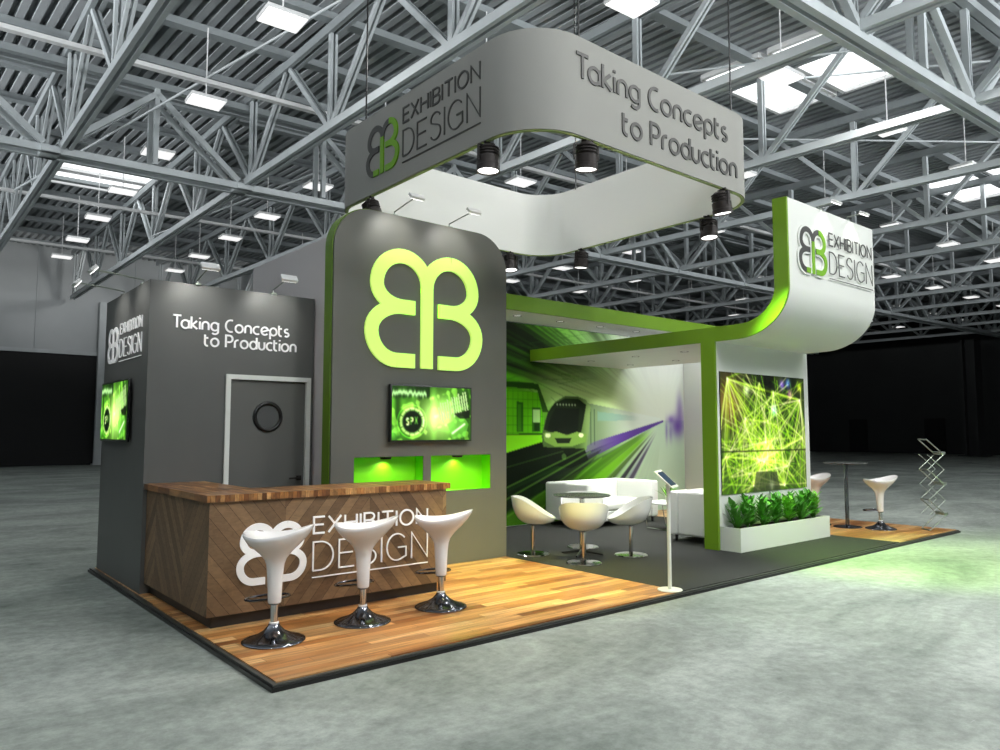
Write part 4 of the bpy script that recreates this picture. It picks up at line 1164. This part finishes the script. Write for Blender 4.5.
# ---------------- coffee table with a small plant
tt = thing('coffee_table', 'small white coffee table on wire legs beside the sofa', 'table', (7.88, 3.08, HP))
m = MB(); m.box(7.58, 2.80, .45, 8.18, 3.38, .475); m.build('tabletop', 'white', tt, bevel=.008)
m = MB()
for x in (7.64, 8.12):
    m.tube([(x, 2.84, .45), (x+.04, 2.88, HP+.01), (x+.04, 3.30, HP+.01), (x, 3.34, .45)], .009, 8)
m.build('wire_leg', 'chrome', tt, smooth=True)
pt = make_plant(21, 'leaf2', .26, True); pt.location = (7.93, 3.05, .54); tag(pt, 'small pot plant with spiky leaves on the coffee table', 'plant')
m = MB(); m.lathe([(0,-.065),(.045,-.065),(.06,.02),(.052,.02),(.05,.0),(0,.0)], 20); o = m.build('pot', 'white', None, smooth=True); o.parent = pt

# ---------------- tablet stand
tp = thing('tablet_stand', 'white floor stand holding a tilted tablet at the carpet edge', 'tablet stand', (4.12, .14, HP))
m = MB(); m.lathe([(0,0),(.118,0),(.122,.004),(.118,.011),(0,.012)], 36, (4.12, .14, HP)); m.build('base', 'white', tp, smooth=True)
m = MB(); m.tube([(4.12, .14, HP+.01), (4.12, .14, 1.09)], .019, 14); m.build('pole', 'white', tp, smooth=True)
c = V((4.10, .15, 1.13)); ux = V((.77, -.64, 0)).normalized(); fwd = V((.64, .77, 0))
e1 = (ux*.157+V((0,0,-.16))-fwd*.09).normalized(); e2 = (fwd*.14+ux*.10); nn = e1.cross(e2).normalized(); e2 = nn.cross(e1).normalized()
if nn.z < 0: nn = -nn
def slab(name, hw, hh, t0, t1, mt, par, bev=0):
    mm = MB(); pts = [c+e1*a*hw+e2*b_*hh+nn*t for t in (t0, t1) for a, b_ in ((-1,-1),(1,-1),(1,1),(-1,1))]
    mm.add(pts, [(0,3,2,1),(4,5,6,7),(0,1,5,4),(1,2,6,5),(2,3,7,6),(3,0,4,7)]); return mm.build(name, mt, par, bevel=bev)
tab = slab('tablet', .122, .092, 0, .012, 'white', tp, .004)
slab('screen', .094, .076, .0122, .0135, 'screenglass', tab)
m = MB(); m.tube([(4.12, .14, 1.08), tuple(c)], .014, 10); m.build('tilt_joint', 'white', tp)

# ---------------- folding brochure stand (zigzag)
bs = thing('brochure_stand', 'folding zigzag brochure stand on the right end of the platform', 'brochure stand', (10.88, .30, HP))
rx = V((.766, -.643, 0)); ry = V((.643, .766, 0)); o0 = V((11.0, .24, HP))
NZ = 6; hz = 1.42/NZ
def P3(k, side, dep): return o0+rx*(.13 if side > 0 else -.13)+ry*dep+V((0,0,hz*k+.012))
for k in range(NZ):
    s0_, s1_ = (1 if k % 2 else -1), (-1 if k % 2 else 1)
    m = MB()
    a0, a1 = P3(k, s0_, -.12), P3(k+1, s1_, -.12); b0, b1 = P3(k, s0_, .12), P3(k+1, s1_, .12)
    for p, q in ((a0, a1), (b0, b1), (a0, b0), (a1, b1)): m.tube([p, q], .010, 8)
    m.build('shelf_frame', 'acrylic', bs, smooth=True)
    m = MB(); q0, q1 = P3(k, -s0_, .12), P3(k+1, -s1_, .12); r0, r1 = P3(k, -s0_, -.12), P3(k+1, -s1_, -.12)
    if 0 < k < NZ-1:
        m.tube([q0, q1], .006, 6); m.tube([r0, r1], .006, 6); m.build('scissor_arm', 'acrylic', bs, smooth=True)
for k in range(1, NZ, 2):
    m = MB(); p = P3(k, 1, 0); m.bar(p-ry*.12+V((0,0,.02)), p+ry*.12+V((0,0,.02)), .07, .045); m.build('hinge_block', 'acrylic', bs, bevel=.006)

# ================================================================== LIGHT
# unseen overhead lamps without fixtures, added to light the stand from around it
KEY = [(3.4,-4.6,8.5,200,.9), (7.6,-4.3,8.5,300,.9), (11.9,-4.5,8.5,170,.9), (4.4,-8.5,8.5,240,.9), (10.5,-9,8.5,220,.9), (-2.6,-3.6,8.5,140,.25), (-1,-8,8.5,90,.9), (12.6,1.6,8.5,170,.6)]
for x, y, z, p, w_ in KEY:
    light('AREA', 'overhead_light', (x, y, z), p, (1, .99, .96), (x, y, 0), w_)
for x in (1, 6, 11):
    light('SPOT', 'back_wall_fill', (x, 32, 8.3), 150, (1, .99, .96), (x, 36.5, 9.2), .2, math.radians(120), .5)  # added spots without fixtures, brightening the upper back wall
# the pendants that hang over the stand
for ia, ib, p in ((0, 1, 110), (1, 0, 60), (1, 1, 110), (1, 2, 20)):
    b_ = rows_b[ib]; q = G(2.9+.06*b_+4.27*ia, b_, 8.56)
    light('AREA', 'overhead_light', tuple(q), p, (1, .99, .96), tuple(q-V((0,0,1))), .6)
# added fill aimed up under the roof from behind and the left; no glazing there
light('AREA', 'rear_roof_fill', (16, -19.5, 6.8), 13000, (.95, .98, 1), (16, -19.5+10, 6.8+6.6), 44, sizey=4, spread=76)
light('AREA', 'side_roof_fill', (-15.5, 8, 6.8), 6500, (.95, .98, 1), (-15.5+10, 8, 6.8+6.6), 40, sizey=4, spread=76)
for s_ in ((15.6, 5.1), (28.1, 5.4), (4.4, 23.8), (15.8, 23.8)):
    q = G(s_[0], s_[1], ZD-.5); light('AREA', 'skylight_daylight', tuple(q), 50, (.95, .99, 1), tuple(q-V((0,0,1))), 3)
w = bpy.data.worlds.new('World'); SC.world = w; w.use_nodes = True
w.node_tree.nodes['Background'].inputs[0].default_value = (.6, .65, .7, 1); w.node_tree.nodes['Background'].inputs[1].default_value = .15

# ================================================================== CAMERA
cam = bpy.data.cameras.new('camera'); co = bpy.data.objects.new('camera', cam); COL.objects.link(co)
co.location = (-1.9429, -4.5041, 1.6); co.rotation_euler = (PI/2+.0765, 0, -.6966)
cam.sensor_width = 36; cam.lens = 743.74*36/1000; cam.clip_end = 300
SC.camera = co
vs_ = SC.view_settings
vs_.view_transform = 'Standard'; vs_.look = 'None'; vs_.exposure = 0; vs_.gamma = 1; vs_.use_curve_mapping = False
SC.cycles.use_denoising = True
SC.cycles.max_bounces = 8
